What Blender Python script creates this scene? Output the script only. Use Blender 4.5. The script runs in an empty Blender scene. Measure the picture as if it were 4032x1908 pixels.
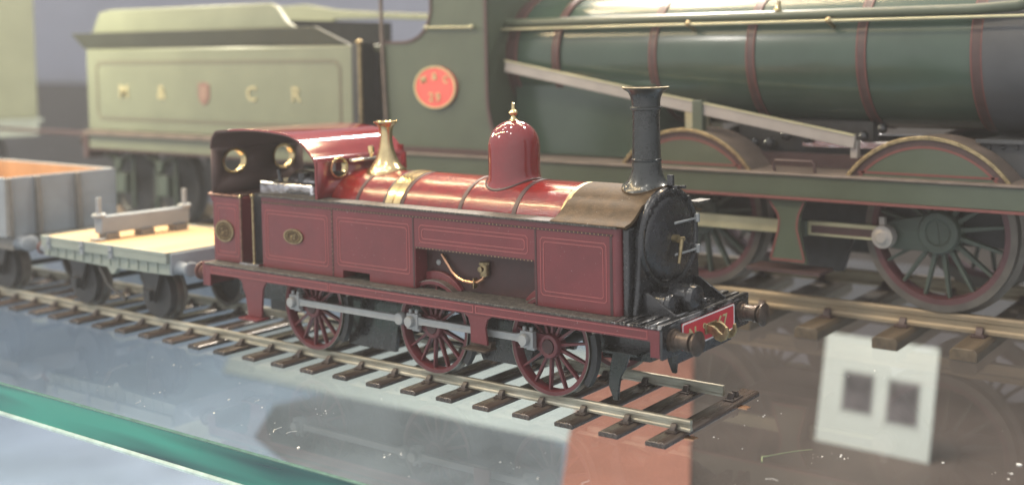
import bpy, bmesh, math, random
from mathutils import Vector, Matrix
random.seed(7)
PI = math.pi
MM = 0.001                       # everything below is written in millimetres
scene = bpy.context.scene
C = scene.collection

# ------------------------------------------------------------------ camera
cd = bpy.data.cameras.new('camera')
cam = bpy.data.objects.new('camera', cd); C.objects.link(cam)
CP = Vector((107.2203, -161.7361, 66.8876)); YAW, PIT, ROL, F = 0.5142, -0.0473, -0.0088, 4192.43
PX, PY = 3024.98, 408.30
fw = Vector((-math.sin(YAW)*math.cos(PIT), math.cos(YAW)*math.cos(PIT), math.sin(PIT)))
rt = Vector((math.cos(YAW), math.sin(YAW), 0)); up = rt.cross(fw)
r2 = rt*math.cos(ROL) + up*math.sin(ROL); u2 = up*math.cos(ROL) - rt*math.sin(ROL)
M3 = Matrix((r2, u2, -fw)).transposed().to_4x4(); M3.translation = CP*MM
cam.matrix_world = M3
cd.sensor_width = 36; cd.sensor_fit = 'HORIZONTAL'; cd.lens = F/4032*36
cd.shift_x = (2016-PX)/4032; cd.shift_y = (PY-954)/4032
cd.clip_start = 0.005; cd.clip_end = 20
cd.dof.use_dof = True; cd.dof.focus_distance = 0.200; cd.dof.aperture_fstop = 15
scene.camera = cam

# ------------------------------------------------------------------ world and lamps
w = bpy.data.worlds.new('World'); scene.world = w; w.use_nodes = True
nt = w.node_tree; bg = nt.nodes['Background']
tc = nt.nodes.new('ShaderNodeTexCoord'); dt = nt.nodes.new('ShaderNodeVectorMath'); dt.operation = 'DOT_PRODUCT'
dt.inputs[1].default_value = (.10, -.86, .50)          # the room in front of the case is brighter than the wall behind it
rp = nt.nodes.new('ShaderNodeValToRGB'); mr = nt.nodes.new('ShaderNodeMapRange'); mr.inputs[1].default_value = -1; mr.inputs[2].default_value = 1
nt.links.new(tc.outputs['Generated'], dt.inputs[0]); nt.links.new(dt.outputs['Value'], mr.inputs[0]); nt.links.new(mr.outputs[0], rp.inputs[0])
rp.color_ramp.elements[0].color = (.20, .21, .24, 1); rp.color_ramp.elements[1].color = (.92, .93, .95, 1)
rp.color_ramp.elements[0].position = .30; rp.color_ramp.elements[1].position = .92
nt.links.new(rp.outputs[0], bg.inputs[0]); bg.inputs[1].default_value = 0.85

def area(name, loc, target, sx, sy, watts, col, axis=None):
    l = bpy.data.lights.new(name, 'AREA'); l.shape = 'RECTANGLE'; l.size = sx*MM; l.size_y = sy*MM; l.energy = watts; l.color = col
    o = bpy.data.objects.new(name, l); C.objects.link(o); o.location = Vector(loc)*MM
    z = (Vector(loc)-Vector(target)).normalized()
    if axis == 'Y': axis = Vector((0, 1, 0)).cross(z)
    x = Vector(axis or (1, 0, 0)); x = (x - z*x.dot(z)).normalized(); y = z.cross(x)
    o.rotation_euler = Matrix((x, y, z)).transposed().to_euler(); return o
area('case_strip_light', (-300, -166, 327), (-40, -5, 38), 340, 4, 0.75, (1, .74, .40))
area('case_strip_light', (-285, 100, 335), (-40, -4, 40), 340, 4, 0.55, (1, .74, .40))
area('case_roof_light', (-240, 255, 328), (-92, 0, 48), 20, 230, 2.1, (1, .95, .88), 'Y')
area('case_panel_light', (-190, 205, 345), (-20, 80, 80), 330, 40, 0.75, (1, .74, .46))
area('case_spot_light', (-338, 8, 146), (-300, 62, 66), 36, 36, 0.34, (1, .92, .66))
for dx, dy, dz, q in ((-308, 77, 345, 13), (-193, -43, 345, 15), (-225, -102, 345, 13), (-88, -12, 345, 18), (-87, -159, 345, 15), (10, -170, 345, 15), (-290, -280, 285, 22), (4, 220, 345, 36)):
    area('case_spot_light', (dx, dy, dz), (-43, 0, 46), q, q, q*q*.00034, (1, .94, .84))

vs = scene.view_settings
scene.display_settings.display_device = 'sRGB'; vs.view_transform = 'Standard'; vs.look = 'None'; vs.exposure = 0.42; vs.gamma = 1
vs.use_curve_mapping = False
scene.render.engine = 'CYCLES'; scene.cycles.max_bounces = 8; scene.cycles.transparent_max_bounces = 16
scene.cycles.caustics_reflective = False; scene.cycles.caustics_refractive = False; scene.cycles.sample_clamp_indirect = 6

# ------------------------------------------------------------------ materials
def mat(name, col, rough=.5, metal=0., var=.12, scale=400., bump=0., bscale=None, coat=0., stretch=None, col2=None, spec=.5, lo=.35, hi=.65, crough=.12, orand=0., specks=0., detail=6):
    m = bpy.data.materials.new(name); m.use_nodes = True; t = m.node_tree; p = t.nodes['Principled BSDF']
    p.inputs['Roughness'].default_value = rough; p.inputs['Metallic'].default_value = metal
    p.inputs['Coat Weight'].default_value = coat; p.inputs['Coat Roughness'].default_value = crough
    p.inputs['Specular IOR Level'].default_value = spec
    tc = t.nodes.new('ShaderNodeTexCoord'); mp = t.nodes.new('ShaderNodeMapping'); t.links.new(tc.outputs['Object'], mp.inputs[0])
    if stretch: mp.inputs['Scale'].default_value = stretch
    n = t.nodes.new('ShaderNodeTexNoise'); n.inputs['Scale'].default_value = scale; n.inputs['Detail'].default_value = detail; n.inputs['Roughness'].default_value = .65
    t.links.new(mp.outputs[0], n.inputs[0])
    r = t.nodes.new('ShaderNodeValToRGB'); r.color_ramp.elements[0].position = lo; r.color_ramp.elements[1].position = hi
    a = [max(0, c*(1-var)) for c in col]; b = [min(1, c*(1+var)) for c in (col2 or col)]
    r.color_ramp.elements[0].color = (*a, 1); r.color_ramp.elements[1].color = (*b, 1)
    t.links.new(n.outputs[0], r.inputs[0]); out = r.outputs[0]
    if orand:                                              # every copy of the thing gets its own tone
        oi = t.nodes.new('ShaderNodeObjectInfo'); m1 = t.nodes.new('ShaderNodeMapRange'); m1.inputs[3].default_value = 1-orand; m1.inputs[4].default_value = 1+orand
        t.links.new(oi.outputs['Random'], m1.inputs[0]); hs = t.nodes.new('ShaderNodeHueSaturation'); t.links.new(m1.outputs[0], hs.inputs['Value']); t.links.new(out, hs.inputs['Color']); out = hs.outputs[0]
    if specks:                                             # settled dust
        n3 = t.nodes.new('ShaderNodeTexNoise'); n3.inputs['Scale'].default_value = specks; n3.inputs['Detail'].default_value = 3; t.links.new(tc.outputs['Object'], n3.inputs[0])
        m2 = t.nodes.new('ShaderNodeMapRange'); m2.inputs[1].default_value = .69; m2.inputs[2].default_value = .77; m2.inputs[4].default_value = .55; t.links.new(n3.outputs[0], m2.inputs[0])
        mx = t.nodes.new('ShaderNodeMix'); mx.data_type = 'RGBA'; mx.inputs[7].default_value = (.55, .52, .48, 1); t.links.new(m2.outputs[0], mx.inputs[0]); t.links.new(out, mx.inputs[6]); out = mx.outputs[2]
    t.links.new(out, p.inputs['Base Color'])
    mr = t.nodes.new('ShaderNodeMapRange'); mr.inputs[3].default_value = max(.02, rough*.75); mr.inputs[4].default_value = min(1, rough*1.25)
    t.links.new(n.outputs[0], mr.inputs[0]); t.links.new(mr.outputs[0], p.inputs['Roughness'])
    if bump:
        n2 = t.nodes.new('ShaderNodeTexNoise'); n2.inputs['Scale'].default_value = bscale or scale*3; n2.inputs['Detail'].default_value = 4
        t.links.new(mp.outputs[0], n2.inputs[0]); bp = t.nodes.new('ShaderNodeBump'); bp.inputs['Strength'].default_value = bump; bp.inputs['Distance'].default_value = .0002
        t.links.new(n2.outputs[0], bp.inputs['Height']); t.links.new(bp.outputs[0], p.inputs['Normal'])
    return m
RED = mat('maroon_paint', (.135, .019, .025), .38, var=.13, scale=120, bump=.10, bscale=4000, coat=.25, specks=2600)
REDG = mat('glossy_maroon_paint', (.20, .018, .021), .09, var=.08, scale=220, bump=.02, bscale=3500, coat=.7, crough=.03)
REDB = mat('dusty_maroon_paint', (.19, .013, .010), .12, var=.16, scale=500, bump=.22, bscale=3800, coat=.35, crough=.05, spec=.5)
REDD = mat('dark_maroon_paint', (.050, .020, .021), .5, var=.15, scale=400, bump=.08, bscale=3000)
CABIN = mat('cab_interior_paint', (.105, .066, .058), .6, var=.1, scale=200, bump=.1)
LINE = mat('lining_paint', (.31, .085, .085), .5, var=.1)
LINED = mat('dark_lining_paint', (.055, .022, .024), .5, var=.2)
BLACK = mat('black_paint', (.018, .019, .022), .27, var=.3, scale=500, bump=.10, bscale=1500, coat=.5, specks=2600)
BLACKM = mat('matt_black_paint', (.024, .025, .028), .5, var=.3, scale=500, bump=.2, bscale=2000)
CHIM = mat('chimney_black_paint', (.020, .024, .024), .28, var=.3, scale=350, bump=.12, bscale=2500, coat=.35, crough=.08)
DIRTY = mat('dusty_black_plate', (.050, .046, .042), .55, var=.4, scale=1800, bump=.45, bscale=4000, col2=(.125, .115, .10), lo=.45, hi=.72)
BRASS = mat('polished_brass', (.66, .52, .28), .22, 1, var=.1, scale=500, bump=.12, bscale=1500)
BRASSD = mat('aged_brass', (.34, .27, .155), .42, 1, var=.35, scale=900, bump=.3, bscale=3000)
BRONZE = mat('bronze_dusty_plate', (.078, .052, .030), .55, 0, var=.3, scale=500, bump=.4, bscale=3500, spec=.06, specks=2800)
COPPER = mat('copper_pipe', (.72, .40, .24), .28, 1, var=.15)
STEELG = mat('grey_steel', (.33, .34, .34), .5, .25, var=.08, scale=500, bump=.08)
TYRE = mat('tyre_steel', (.24, .225, .195), .36, .9, var=.3, scale=600, bump=.2)
RAILM = mat('nickel_silver_rail', (.40, .37, .28), .44, .6, var=.4, scale=160, bump=.35, bscale=2600, stretch=(.35, 1, 2), col2=(.42, .40, .33), specks=1500)
SILVER = mat('bare_white_metal', (.55, .55, .57), .25, 1, var=.25, scale=300, bump=1.2, bscale=520)
SLEEP = mat('brown_plastic_sleeper', (.055, .038, .031), .27, var=.35, scale=700, bump=.9, bscale=600, stretch=(1, .12, 1), spec=.8, orand=.38)
CHAIR = mat('dark_brown_chair', (.060, .044, .038), .42, var=.3, scale=900, bump=.3)
BUFF = mat('brown_buffer_metal', (.095, .070, .055), .38, .6, var=.4, scale=700, bump=.3, bscale=2500)
BUFR = mat('brown_red_buffer', (.13, .055, .045), .42, var=.2)
PLATEL = mat('lit_red_plate', (.70, .12, .10), .5, var=.06, scale=300)  # plate red made paler to carry the light falling on it
PLATER = mat('red_plate', (.62, .035, .055), .42, var=.06, scale=900, bump=.1)
WHITE = mat('white_edge_paint', (.82, .78, .77), .5, var=.05)
GOLDF = mat('faded_gilt_letter', (.40, .36, .21), .55, var=.1)
GOLD = mat('gold_letter', (.56, .48, .25), .5, var=.1)
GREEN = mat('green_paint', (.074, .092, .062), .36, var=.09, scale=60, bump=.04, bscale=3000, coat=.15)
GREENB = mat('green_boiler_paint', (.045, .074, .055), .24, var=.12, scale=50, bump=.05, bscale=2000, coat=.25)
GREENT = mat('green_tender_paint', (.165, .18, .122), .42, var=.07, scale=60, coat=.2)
GREEND = mat('dark_green_paint', (.055, .072, .056), .45, var=.2, scale=90)
BANDM = mat('dark_red_band', (.070, .040, .038), .4, var=.12)
BANDR = mat('red_lining', (.17, .055, .048), .5, var=.1)
BROWNP = mat('brown_running_plate', (.145, .112, .092), .55, var=.25, scale=150, bump=.2)
SMOKEB = mat('grey_black_smokebox', (.060, .064, .070), .5, var=.15, scale=100)
RODC = mat('cream_brass_rod', (.50, .47, .30), .38, .35, var=.15, scale=90)
RODG = mat('grey_reach_rod', (.36, .33, .30), .45, .25, var=.10, scale=80)
BTYRE = mat('brown_tyre_steel', (.13, .115, .10), .42, .5, var=.2, scale=120)
BRIM = mat('maroon_rim', (.10, .038, .042), .45, var=.15, scale=150)
BRAIL = mat('brown_rail', (.30, .235, .155), .45, .35, var=.25, scale=120, stretch=(.3, 1, 1))
BSLEEP = mat('wooden_sleeper', (.125, .092, .060), .6, var=.35, scale=260, bump=.5, bscale=500, stretch=(1, .2, 1), orand=.25)
WGREY = mat('grey_wagon_paint', (.235, .26, .285), .55, var=.08, scale=150, bump=.1)
WGREEN = mat('grey_green_wagon_paint', (.26, .295, .26), .55, var=.08, scale=150, bump=.1)
WDARK = mat('dark_wagon_stanchion', (.15, .145, .135), .6, var=.15)
WOOD = mat('bare_wood', (.47, .29, .165), .55, var=.14, scale=120, stretch=(1, .12, 1), bump=.15)
WOODP = mat('pale_wood_deck', (.60, .37, .18), .5, var=.14, scale=120, stretch=(1, .12, 1), bump=.15)
WALL = mat('blue_grey_wall', (.30, .31, .37), .8, var=.06, scale=8)
PLINTH = mat('dark_brown_wall', (.032, .026, .024), .7, var=.15, scale=15)
FLOOR = mat('blue_grey_floor', (.27, .335, .46), .6, var=.18, scale=9)
PAPERW = mat('white_card', (.66, .68, .69), .6, var=.03, scale=30)
PAPERB = mat('pale_blue_grey_card', (.40, .44, .475), .6, var=.05, scale=20)
PHOTO = mat('dark_photo_print', (.13, .11, .125), .5, var=.5, scale=110)
SALMON = mat('salmon_card', (.27, .105, .078), .6, var=.10, scale=25)
BROWNC = mat('brown_card', (.075, .052, .047), .55, var=.4, scale=7)
DARKC = mat('dark_reflection_grey', (.12, .135, .165), .6, var=.45, scale=8)
FIBREG = mat('green_fibre', (.22, .26, .14), .6, var=.1)
DUSTM = mat('white_dust', (.85, .84, .80), .7, var=.05)

def glass_mat():
    m = bpy.data.materials.new('shelf_glass'); m.use_nodes = True; t = m.node_tree; t.nodes.clear()
    o = t.nodes.new('ShaderNodeOutputMaterial'); mx = t.nodes.new('ShaderNodeMixShader'); tr = t.nodes.new('ShaderNodeBsdfTransparent')
    g = t.nodes.new('ShaderNodeBsdfGlossy'); fr = t.nodes.new('ShaderNodeFresnel'); fr.inputs['IOR'].default_value = 1.5
    tr.inputs[0].default_value = (.93, .97, .95, 1); g.inputs['Roughness'].default_value = .012
    ge = t.nodes.new('ShaderNodeNewGeometry'); iv = t.nodes.new('ShaderNodeMath'); iv.operation = 'SUBTRACT'; iv.inputs[0].default_value = 1; t.links.new(ge.outputs['Backfacing'], iv.inputs[1])
    mu = t.nodes.new('ShaderNodeMath'); mu.operation = 'MULTIPLY'; t.links.new(fr.outputs[0], mu.inputs[0]); t.links.new(iv.outputs[0], mu.inputs[1])
    t.links.new(mu.outputs[0], mx.inputs[0]); t.links.new(tr.outputs[0], mx.inputs[1]); t.links.new(g.outputs[0], mx.inputs[2]); t.links.new(mx.outputs[0], o.inputs[0])
    return m
WHEELP = mat('shaded_maroon_wheels', (.115, .020, .027), .36, var=.12, scale=300, bump=.08, bscale=3000, coat=.3)  # engine maroon with the shade on the wheels mixed into the colour
GLINT = mat('glinting_black_ribs', (.035, .035, .038), .22, .55, var=.3, scale=260, bump=.9, bscale=900, col2=(.55, .55, .56), lo=.48, hi=.70, stretch=(3, .4, 1))  # silver streaks coloured in as highlights along the black ribs
GLASS = glass_mat()
GEDGE = mat('green_glass_edge', (.002, .045, .048), .10, var=.1, scale=75, stretch=(.16, 1, 2.4), col2=(.035, .30, .215), bump=.35, bscale=60, coat=.5, lo=.38, hi=.64, crough=.03, detail=1.5)  # bright and dark teal streaks painted in as reflections within the edge

# ------------------------------------------------------------------ mesh helpers
WP = {}
class MB:
    def __init__(s): s.v = []; s.f = []; s.m = []; s.mi = 0
    def add(s, vs, fs):
        b = len(s.v); s.v += [tuple(map(float, v)) for v in vs]; s.f += [tuple(b+i for i in f) for f in fs]; s.m += [s.mi]*len(fs); return s
    def box(s, x0, x1, y0, y1, z0, z1):
        return s.add([(x, y, z) for x in (x0, x1) for y in (y0, y1) for z in (z0, z1)],
                     [(0, 1, 3, 2), (4, 6, 7, 5), (0, 4, 5, 1), (2, 3, 7, 6), (0, 2, 6, 4), (1, 5, 7, 3)])
    def prism(s, pts, axis, a, b):
        A = sum(pts[i][0]*pts[(i+1) % len(pts)][1]-pts[(i+1) % len(pts)][0]*pts[i][1] for i in range(len(pts)))
        if A < 0: pts = pts[::-1]
        n = len(pts)
        def P(p, t): return {'x': (t, p[0], p[1]), 'y': (p[0], t, p[1]), 'z': (p[0], p[1], t)}[axis]
        vs = [P(p, a) for p in pts]+[P(p, b) for p in pts]
        fs = [tuple(range(n)), tuple(range(2*n-1, n-1, -1))]+[(i, i+n, (i+1) % n+n, (i+1) % n) for i in range(n)]
        return s.add(vs, fs)
    def lathe(s, prof, o, axis='z', seg=32, a0=0, a1=2*PI, cap=False):
        full = abs(a1-a0-2*PI) < 1e-6; k = seg if full else seg+1
        def P(r, t, a):
            c, d = r*math.cos(a), r*math.sin(a)
            q = {'z': (c, d, t), 'y': (c, t, d), 'x': (t, c, d)}[axis]; return (o[0]+q[0], o[1]+q[1], o[2]+q[2])
        vs = [P(r, t, a0+(a1-a0)*j/seg) for r, t in prof for j in range(k)]
        fs = []
        for i in range(len(prof)-1):
            for j in range(seg):
                j2 = (j+1) % k; fs.append((i*k+j, i*k+j2, (i+1)*k+j2, (i+1)*k+j))
        if cap: fs += [tuple(range(k)), tuple(range((len(prof)-1)*k, len(prof)*k))]
        return s.add(vs, fs)
    def cyl(s, o, axis, r, t0, t1, seg=24, r1=None): return s.lathe([(0, t0), (r, t0), (r if r1 is None else r1, t1), (0, t1)], o, axis, seg)
    def ball(s, o, r, seg=12, axis='z', st=1.): 
        return s.lathe([(r*math.sin(PI*i/8), -r*st*math.cos(PI*i/8)) for i in range(9)], o, axis, seg)
    def tube(s, path, r, seg=10):
        path = [Vector(p) for p in path]; rings = []
        nrm = None
        for i, p in enumerate(path):
            d = (path[min(i+1, len(path)-1)]-path[max(i-1, 0)]).normalized()
            if nrm is None: nrm = d.orthogonal().normalized()
            nrm = (nrm-d*nrm.dot(d)).normalized(); b = d.cross(nrm)
            rr = r[i] if isinstance(r, (list, tuple)) else r
            rings.append([p+nrm*rr*math.cos(2*PI*j/seg)+b*rr*math.sin(2*PI*j/seg) for j in range(seg)])
        n = len(path); vs = [v for q in rings for v in q]
        fs = [(i*seg+j, i*seg+(j+1) % seg, (i+1)*seg+(j+1) % seg, (i+1)*seg+j) for i in range(n-1) for j in range(seg)]
        fs += [tuple(range(seg))[::-1], tuple(range((n-1)*seg, n*seg))]
        return s.add(vs, fs)
    def rect_loop(s, x0, x1, z0, z1, y, w, th=.06, ch=0., d=-1):
        # a thin painted line round a panel on a plane y = const
        def ring(e):
            a, b, c, g = x0+e, x1-e, z0+e, z1-e; k = max(0, ch-e*.4)
            if ch <= 0: return [(a, c), (b, c), (b, g), (a, g)]
            return [(a+k, c), (b-k, c), (b, c+k), (b, g-k), (b-k, g), (a+k, g), (a, g-k), (a, c+k)]
        o, i = ring(0), ring(w); n = len(o)
        vs = [(p[0], y+d*th, p[1]) for p in o+i]+[(p[0], y, p[1]) for p in o+i]
        fs = []
        for j in range(n):
            k = (j+1) % n
            fs += [(j, k, n+k, n+j), (j, 2*n+j, 2*n+k, k), (n+j, n+k, 3*n+k, 3*n+j)]
        return s.add(vs, fs)
    def build(s, name, mats, parent=None, bev=0., smooth=35, label=None):
        if not isinstance(mats, (list, tuple)): mats = [mats]
        lo = Vector([min(v[i] for v in s.v) for i in range(3)]); hi = Vector([max(v[i] for v in s.v) for i in range(3)])
        c = (lo+hi)/2
        me = bpy.data.meshes.new(name); me.from_pydata([tuple((Vector(v)-c)*MM) for v in s.v], [], s.f)
        for m in mats: me.materials.append(m)
        if len(mats) > 1: me.polygons.foreach_set('material_index', s.m)
        bm = bmesh.new(); bm.from_mesh(me); bmesh.ops.remove_doubles(bm, verts=bm.verts, dist=1e-7); bmesh.ops.dissolve_degenerate(bm, edges=bm.edges, dist=1e-8)
        bmesh.ops.recalc_face_normals(bm, faces=bm.faces); bm.to_mesh(me); bm.free()
        me.shade_smooth(); me.set_sharp_from_angle(angle=math.radians(smooth))
        o = bpy.data.objects.new(name, me); C.objects.link(o)
        if parent is not None: o.parent = parent; o.location = (c-WP[parent])*MM
        else: o.location = c*MM
        WP[o] = c
        if bev:
            b = o.modifiers.new('bevel', 'BEVEL'); b.width = bev*MM; b.segments = 2; b.limit_method = 'ANGLE'; b.angle_limit = math.radians(40)
        if label: o['label'] = label
        return o
def thing(name, label, cat, loc, group=None):
    o = bpy.data.objects.new(name, None); C.objects.link(o); o.empty_display_size = .01
    o.location = Vector(loc)*MM; WP[o] = Vector(loc); o['label'] = label; o['category'] = cat
    if group: o['group'] = group
    return o
def tag(o, label, cat, group=None):
    o['label'] = label; o['category'] = cat
    if group: o['group'] = group
    return o
def struct(o): o['kind'] = 'structure'; return o
def ribbon(pts, th):
    n = len(pts); L = []; R = []
    for i, p in enumerate(pts):
        a = Vector(pts[max(i-1, 0)]); b = Vector(pts[min(i+1, n-1)]); d = (b-a).normalized(); q = Vector((-d.y, d.x))*th/2
        L.append((p[0]+q.x, p[1]+q.y)); R.append((p[0]-q.x, p[1]-q.y))
    return L+R[::-1]
def arc(cx, cz, r, a0, a1, n): return [(cx+r*math.cos(math.radians(a0+(a1-a0)*i/n)), cz+r*math.sin(math.radians(a0+(a1-a0)*i/n))) for i in range(n+1)]
def text_part(txt, size, origin, xdir, zdir, depth, m, parent, name='lettering', xs=1.):
    cu = bpy.data.curves.new('t', 'FONT'); cu.body = txt; cu.size = size*MM; cu.extrude = depth*MM; cu.align_x = 'CENTER'; cu.align_y = 'CENTER'
    cu.offset = size*.012*MM
    to = bpy.data.objects.new('t', cu); C.objects.link(to); bpy.context.view_layer.update()
    me = bpy.data.meshes.new_from_object(to.evaluated_get(bpy.context.evaluated_depsgraph_get())); bpy.data.objects.remove(to)
    me.materials.clear(); me.materials.append(m); me.name = name
    o = bpy.data.objects.new(name, me); C.objects.link(o)
    x = Vector(xdir).normalized(); y = Vector(zdir).normalized(); z = x.cross(y)
    mw = Matrix((x*xs, y, z)).transposed().to_4x4(); o.parent = parent; mw.translation = (Vector(origin)-WP[parent])*MM; o.matrix_local = mw
    WP[o] = Vector(origin); return o
def copy_tree(o, parent=None):
    c = o.copy(); C.objects.link(c); c.parent = parent
    for ch in list(o.children): copy_tree(ch, c)
    return c

def spoked_wheel(parent, cx, yf, cz, R, rimw, tyre, hub, n, d, wm, rm, tm, wide, spw, boss=None, axle_end=None):
    """d = +1 when the wheel lies behind its front face (towards +y)."""
    a = MB(); ri = R-tyre-rimw; ro = R-tyre
    a.lathe([(ri, yf+.12*wide*d), (ri, yf+wide*d), (ro, yf+wide*d), (ro, yf+.02*d), (ri+.15*rimw, yf+.02*d), (ri, yf+.12*wide*d)], (cx, 0, cz), 'y', 64)
    wheel = a.build('wheel', rm, parent)
    b = MB()
    for k in range(n):
        t = 2*PI*(k+.35)/n; c, s = math.cos(t), math.sin(t)
        pts = [(hub*.8, -spw*.62), (ri+.1*rimw, -spw*.38), (ri+.1*rimw, spw*.38), (hub*.8, spw*.62)]
        q = [(cx+p*c-u*s, cz+p*s+u*c) for p, u in pts]
        b.prism(q, 'y', yf+.22*wide*d, yf+.62*wide*d)
    b.build('spokes', wm, wheel, bev=.08*spw)
    h = MB(); h.lathe([(0, yf-.05*wide*d), (hub*.55, yf-.05*wide*d), (hub*.62, yf-.25*wide*d), (hub*.92, yf-.25*wide*d), (hub, yf-.1*wide*d), (hub, yf+wide*d), (0, yf+wide*d)], (cx, 0, cz), 'y', 32)
    if boss:
        bx, bz, br = boss
        L = math.hypot(bx, bz); ux, uz = bx/L, bz/L; nx, nz = -uz, ux
        h.prism([(cx+nx*hub*.9, cz+nz*hub*.9)]+[(cx+bx+br*math.cos(math.atan2(uz, ux)+PI/2-PI*i/8), cz+bz+br*math.sin(math.atan2(uz, ux)+PI/2-PI*i/8)) for i in range(9)]+[(cx-nx*hub*.9, cz-nz*hub*.9)], 'y', yf-.12*wide*d, yf+.7*wide*d)
    h.build('hub', wm, wheel, bev=.04*hub)
    if axle_end: MB().lathe([(0, yf-.3*wide*d), (hub*.55, yf-.28*wide*d), (hub*.55, yf)], (cx, 0, cz), 'y', 24).build('axle_end', axle_end, wheel)
    t = MB(); fl = .5*tyre+.05*R
    t.lathe([(ro-.02, yf), (R, yf), (R, yf+wide*.72*d), (R+fl*.8, yf+wide*.86*d), (R+fl*.6, yf+wide*1.05*d), (ro-.02, yf+wide*1.05*d)], (cx, 0, cz), 'y', 72)
    t.build('tyre', tm, wheel)
    return wheel
def buffer(parent, x, y, z, d, sm, hm, s=1., L=5.6):
    a = MB(); a.lathe([(0, 0), (2.1*s, 0), (2.1*s, .5*d), (1.75*s, .6*d), (1.75*s, 1.2*d), (1.6*s, 1.25*d), (1.5*s, 3.2*d), (1.75*s, 3.3*d), (1.7*s, 3.9*d), (1.15*s, 4.0*d), (1.1*s, L*d), (0, L*d)], (x, y, z), 'x', 28)
    b = a.build('buffer', sm, parent)
    h = MB(); h.lathe([(0, (L-.3)*d), (1.1*s, (L-.3)*d), (2.25*s, L*d), (2.3*s, (L+.35)*d), (1.9*s, (L+.62)*d), (0, (L+.75)*d)], (x, y, z), 'x', 32)
    h.build('buffer_head', hm, b); return b

HAZE = 0.13                      # per metre
# ------------------------------------------------------------------ the setting
g = MB(); xs = [-700, 320]
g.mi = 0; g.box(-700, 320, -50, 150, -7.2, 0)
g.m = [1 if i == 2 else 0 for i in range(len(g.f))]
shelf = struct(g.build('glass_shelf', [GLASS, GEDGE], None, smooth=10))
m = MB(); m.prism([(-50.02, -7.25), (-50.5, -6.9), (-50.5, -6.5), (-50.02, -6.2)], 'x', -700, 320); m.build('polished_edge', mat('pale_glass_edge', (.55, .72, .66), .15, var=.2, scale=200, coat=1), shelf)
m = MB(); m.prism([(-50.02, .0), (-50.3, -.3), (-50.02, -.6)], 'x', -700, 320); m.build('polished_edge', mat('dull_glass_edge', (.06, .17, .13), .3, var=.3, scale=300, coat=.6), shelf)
struct(MB().box(-1800, 500, -260, 600, -136, -130).build('lower_shelf', FLOOR))
struct(MB().box(-2300, 900, 600, 612, -136, 190).build('back_wall', WALL))
struct(MB().box(-1780, 480, 585, 599, -129.9, 36).build('back_plinth', PLINTH))

# ------------------------------------------------------------------ track under the tank engine
def track(label, cat, group, x_list, yc, half, sw, sh, gauge, ztop, railx, sm, cm, rmt, hw, rail_h, name='model_track'):
    t = thing(name, label, cat, (x_list[0], yc, 0), None)
    x0 = x_list[0]
    m = MB(); zb = sh*.72
    m.prism([(x0, 0), (x0+sw, 0), (x0+sw, zb), (x0+sw-.12*sw, sh), (x0+.12*sw, sh), (x0, zb)], 'y', yc-half, yc+half)
    s0 = m.build('sleeper', sm, t, bev=.04*sw)
    ks = sw/4.2
    for side in (-1, 1):
        y = yc+side*(gauge/2+hw/2); c = MB(); cx = x0+sw/2
        c.box(cx-1.1*ks, cx+1.1*ks, y-1.9*ks, y+1.9*ks, sh, sh+.28*ks)
        for o in (-1, 1):
            c.prism([(y+o*.42*ks, sh+.2*ks), (y+o*1.5*ks, sh+.2*ks), (y+o*1.25*ks, sh+.8*ks), (y+o*.75*ks, sh+1.35*ks), (y+o*.42*ks, sh+1.35*ks)], 'x', cx-.55*ks, cx+.55*ks)
            c.ball((cx+.75*ks, y+o*1.4*ks, sh+.3*ks), .22*ks); c.ball((cx-.75*ks, y+o*1.4*ks, sh+.3*ks), .22*ks)
        c.build('rail_chair', cm, s0, bev=.06*ks)
    for x in x_list[1:]:
        d = copy_tree(s0, t); d.location.x += (x-x0)*MM
        d.location.x += random.uniform(-.15, .15)*ks*MM; d.location.y += random.uniform(-.2, .2)*ks*MM; d.rotation_euler.z = random.uniform(-.012, .012)
    zb = ztop-rail_h
    for side, (a, b) in zip((-1, 1), railx):
        y = yc+side*(gauge/2+hw/2); h = hw/2
        pr = [(y-h, ztop-.12*rail_h), (y-h, ztop-.34*rail_h), (y-h*.72, ztop-.40*rail_h), (y-h*.72, zb+.30*rail_h), (y-h*1.05, zb+.18*rail_h), (y-h*1.05, zb),
              (y+h*1.05, zb), (y+h*1.05, zb+.18*rail_h), (y+h*.72, zb+.30*rail_h), (y+h*.72, ztop-.40*rail_h), (y+h, ztop-.34*rail_h), (y+h, ztop-.12*rail_h), (y+h*.7, ztop), (y-h*.7, ztop)]
        m = MB(); m.prism(pr, 'x', a, b); m.build('rail', rmt, t, smooth=20)
    return t
tr = track('nickel rails on short brown sleepers beneath the maroon engine and flat wagon', 'model track', None,
      [-10*k for k in range(0, 34)], 0, 16.1, 4.3, 1.0, 18.28, 3.24, [(-340, 5.3), (-340, .1)], SLEEP, CHAIR, RAILM, .85, 2.0)
for y in (-9.6, 8.6):
    MB().box(1.0, 6.2, y-.75, y+.75, .004, .22).build('fixing_strip', COPPER, tr)

# ------------------------------------------------------------------ maroon tank engine
T = thing('tank_locomotive', 'small maroon tank engine with black chimney and brass safety valve cover', 'model locomotive', (-60, 0, 3.24))
ZR = 3.24; WZ = 12.7
WX = [-92.0, -55.6, -25.3]
CRK = (-4.3, 1.05)
for x in WX:
    for d in (1, -1):
        spoked_wheel(T, x, -10.95*d, WZ, 9.45, .85, .14, 2.35, 14, d, WHEELP, WHEELP, TYRE, 2.0, .50, (CRK[0], CRK[1], 1.25), REDD)
for x in WX: MB().cyl((x, 0, WZ), 'y', 1.1, -9, 9, 16).build('axle', BLACKM, T)
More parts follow.
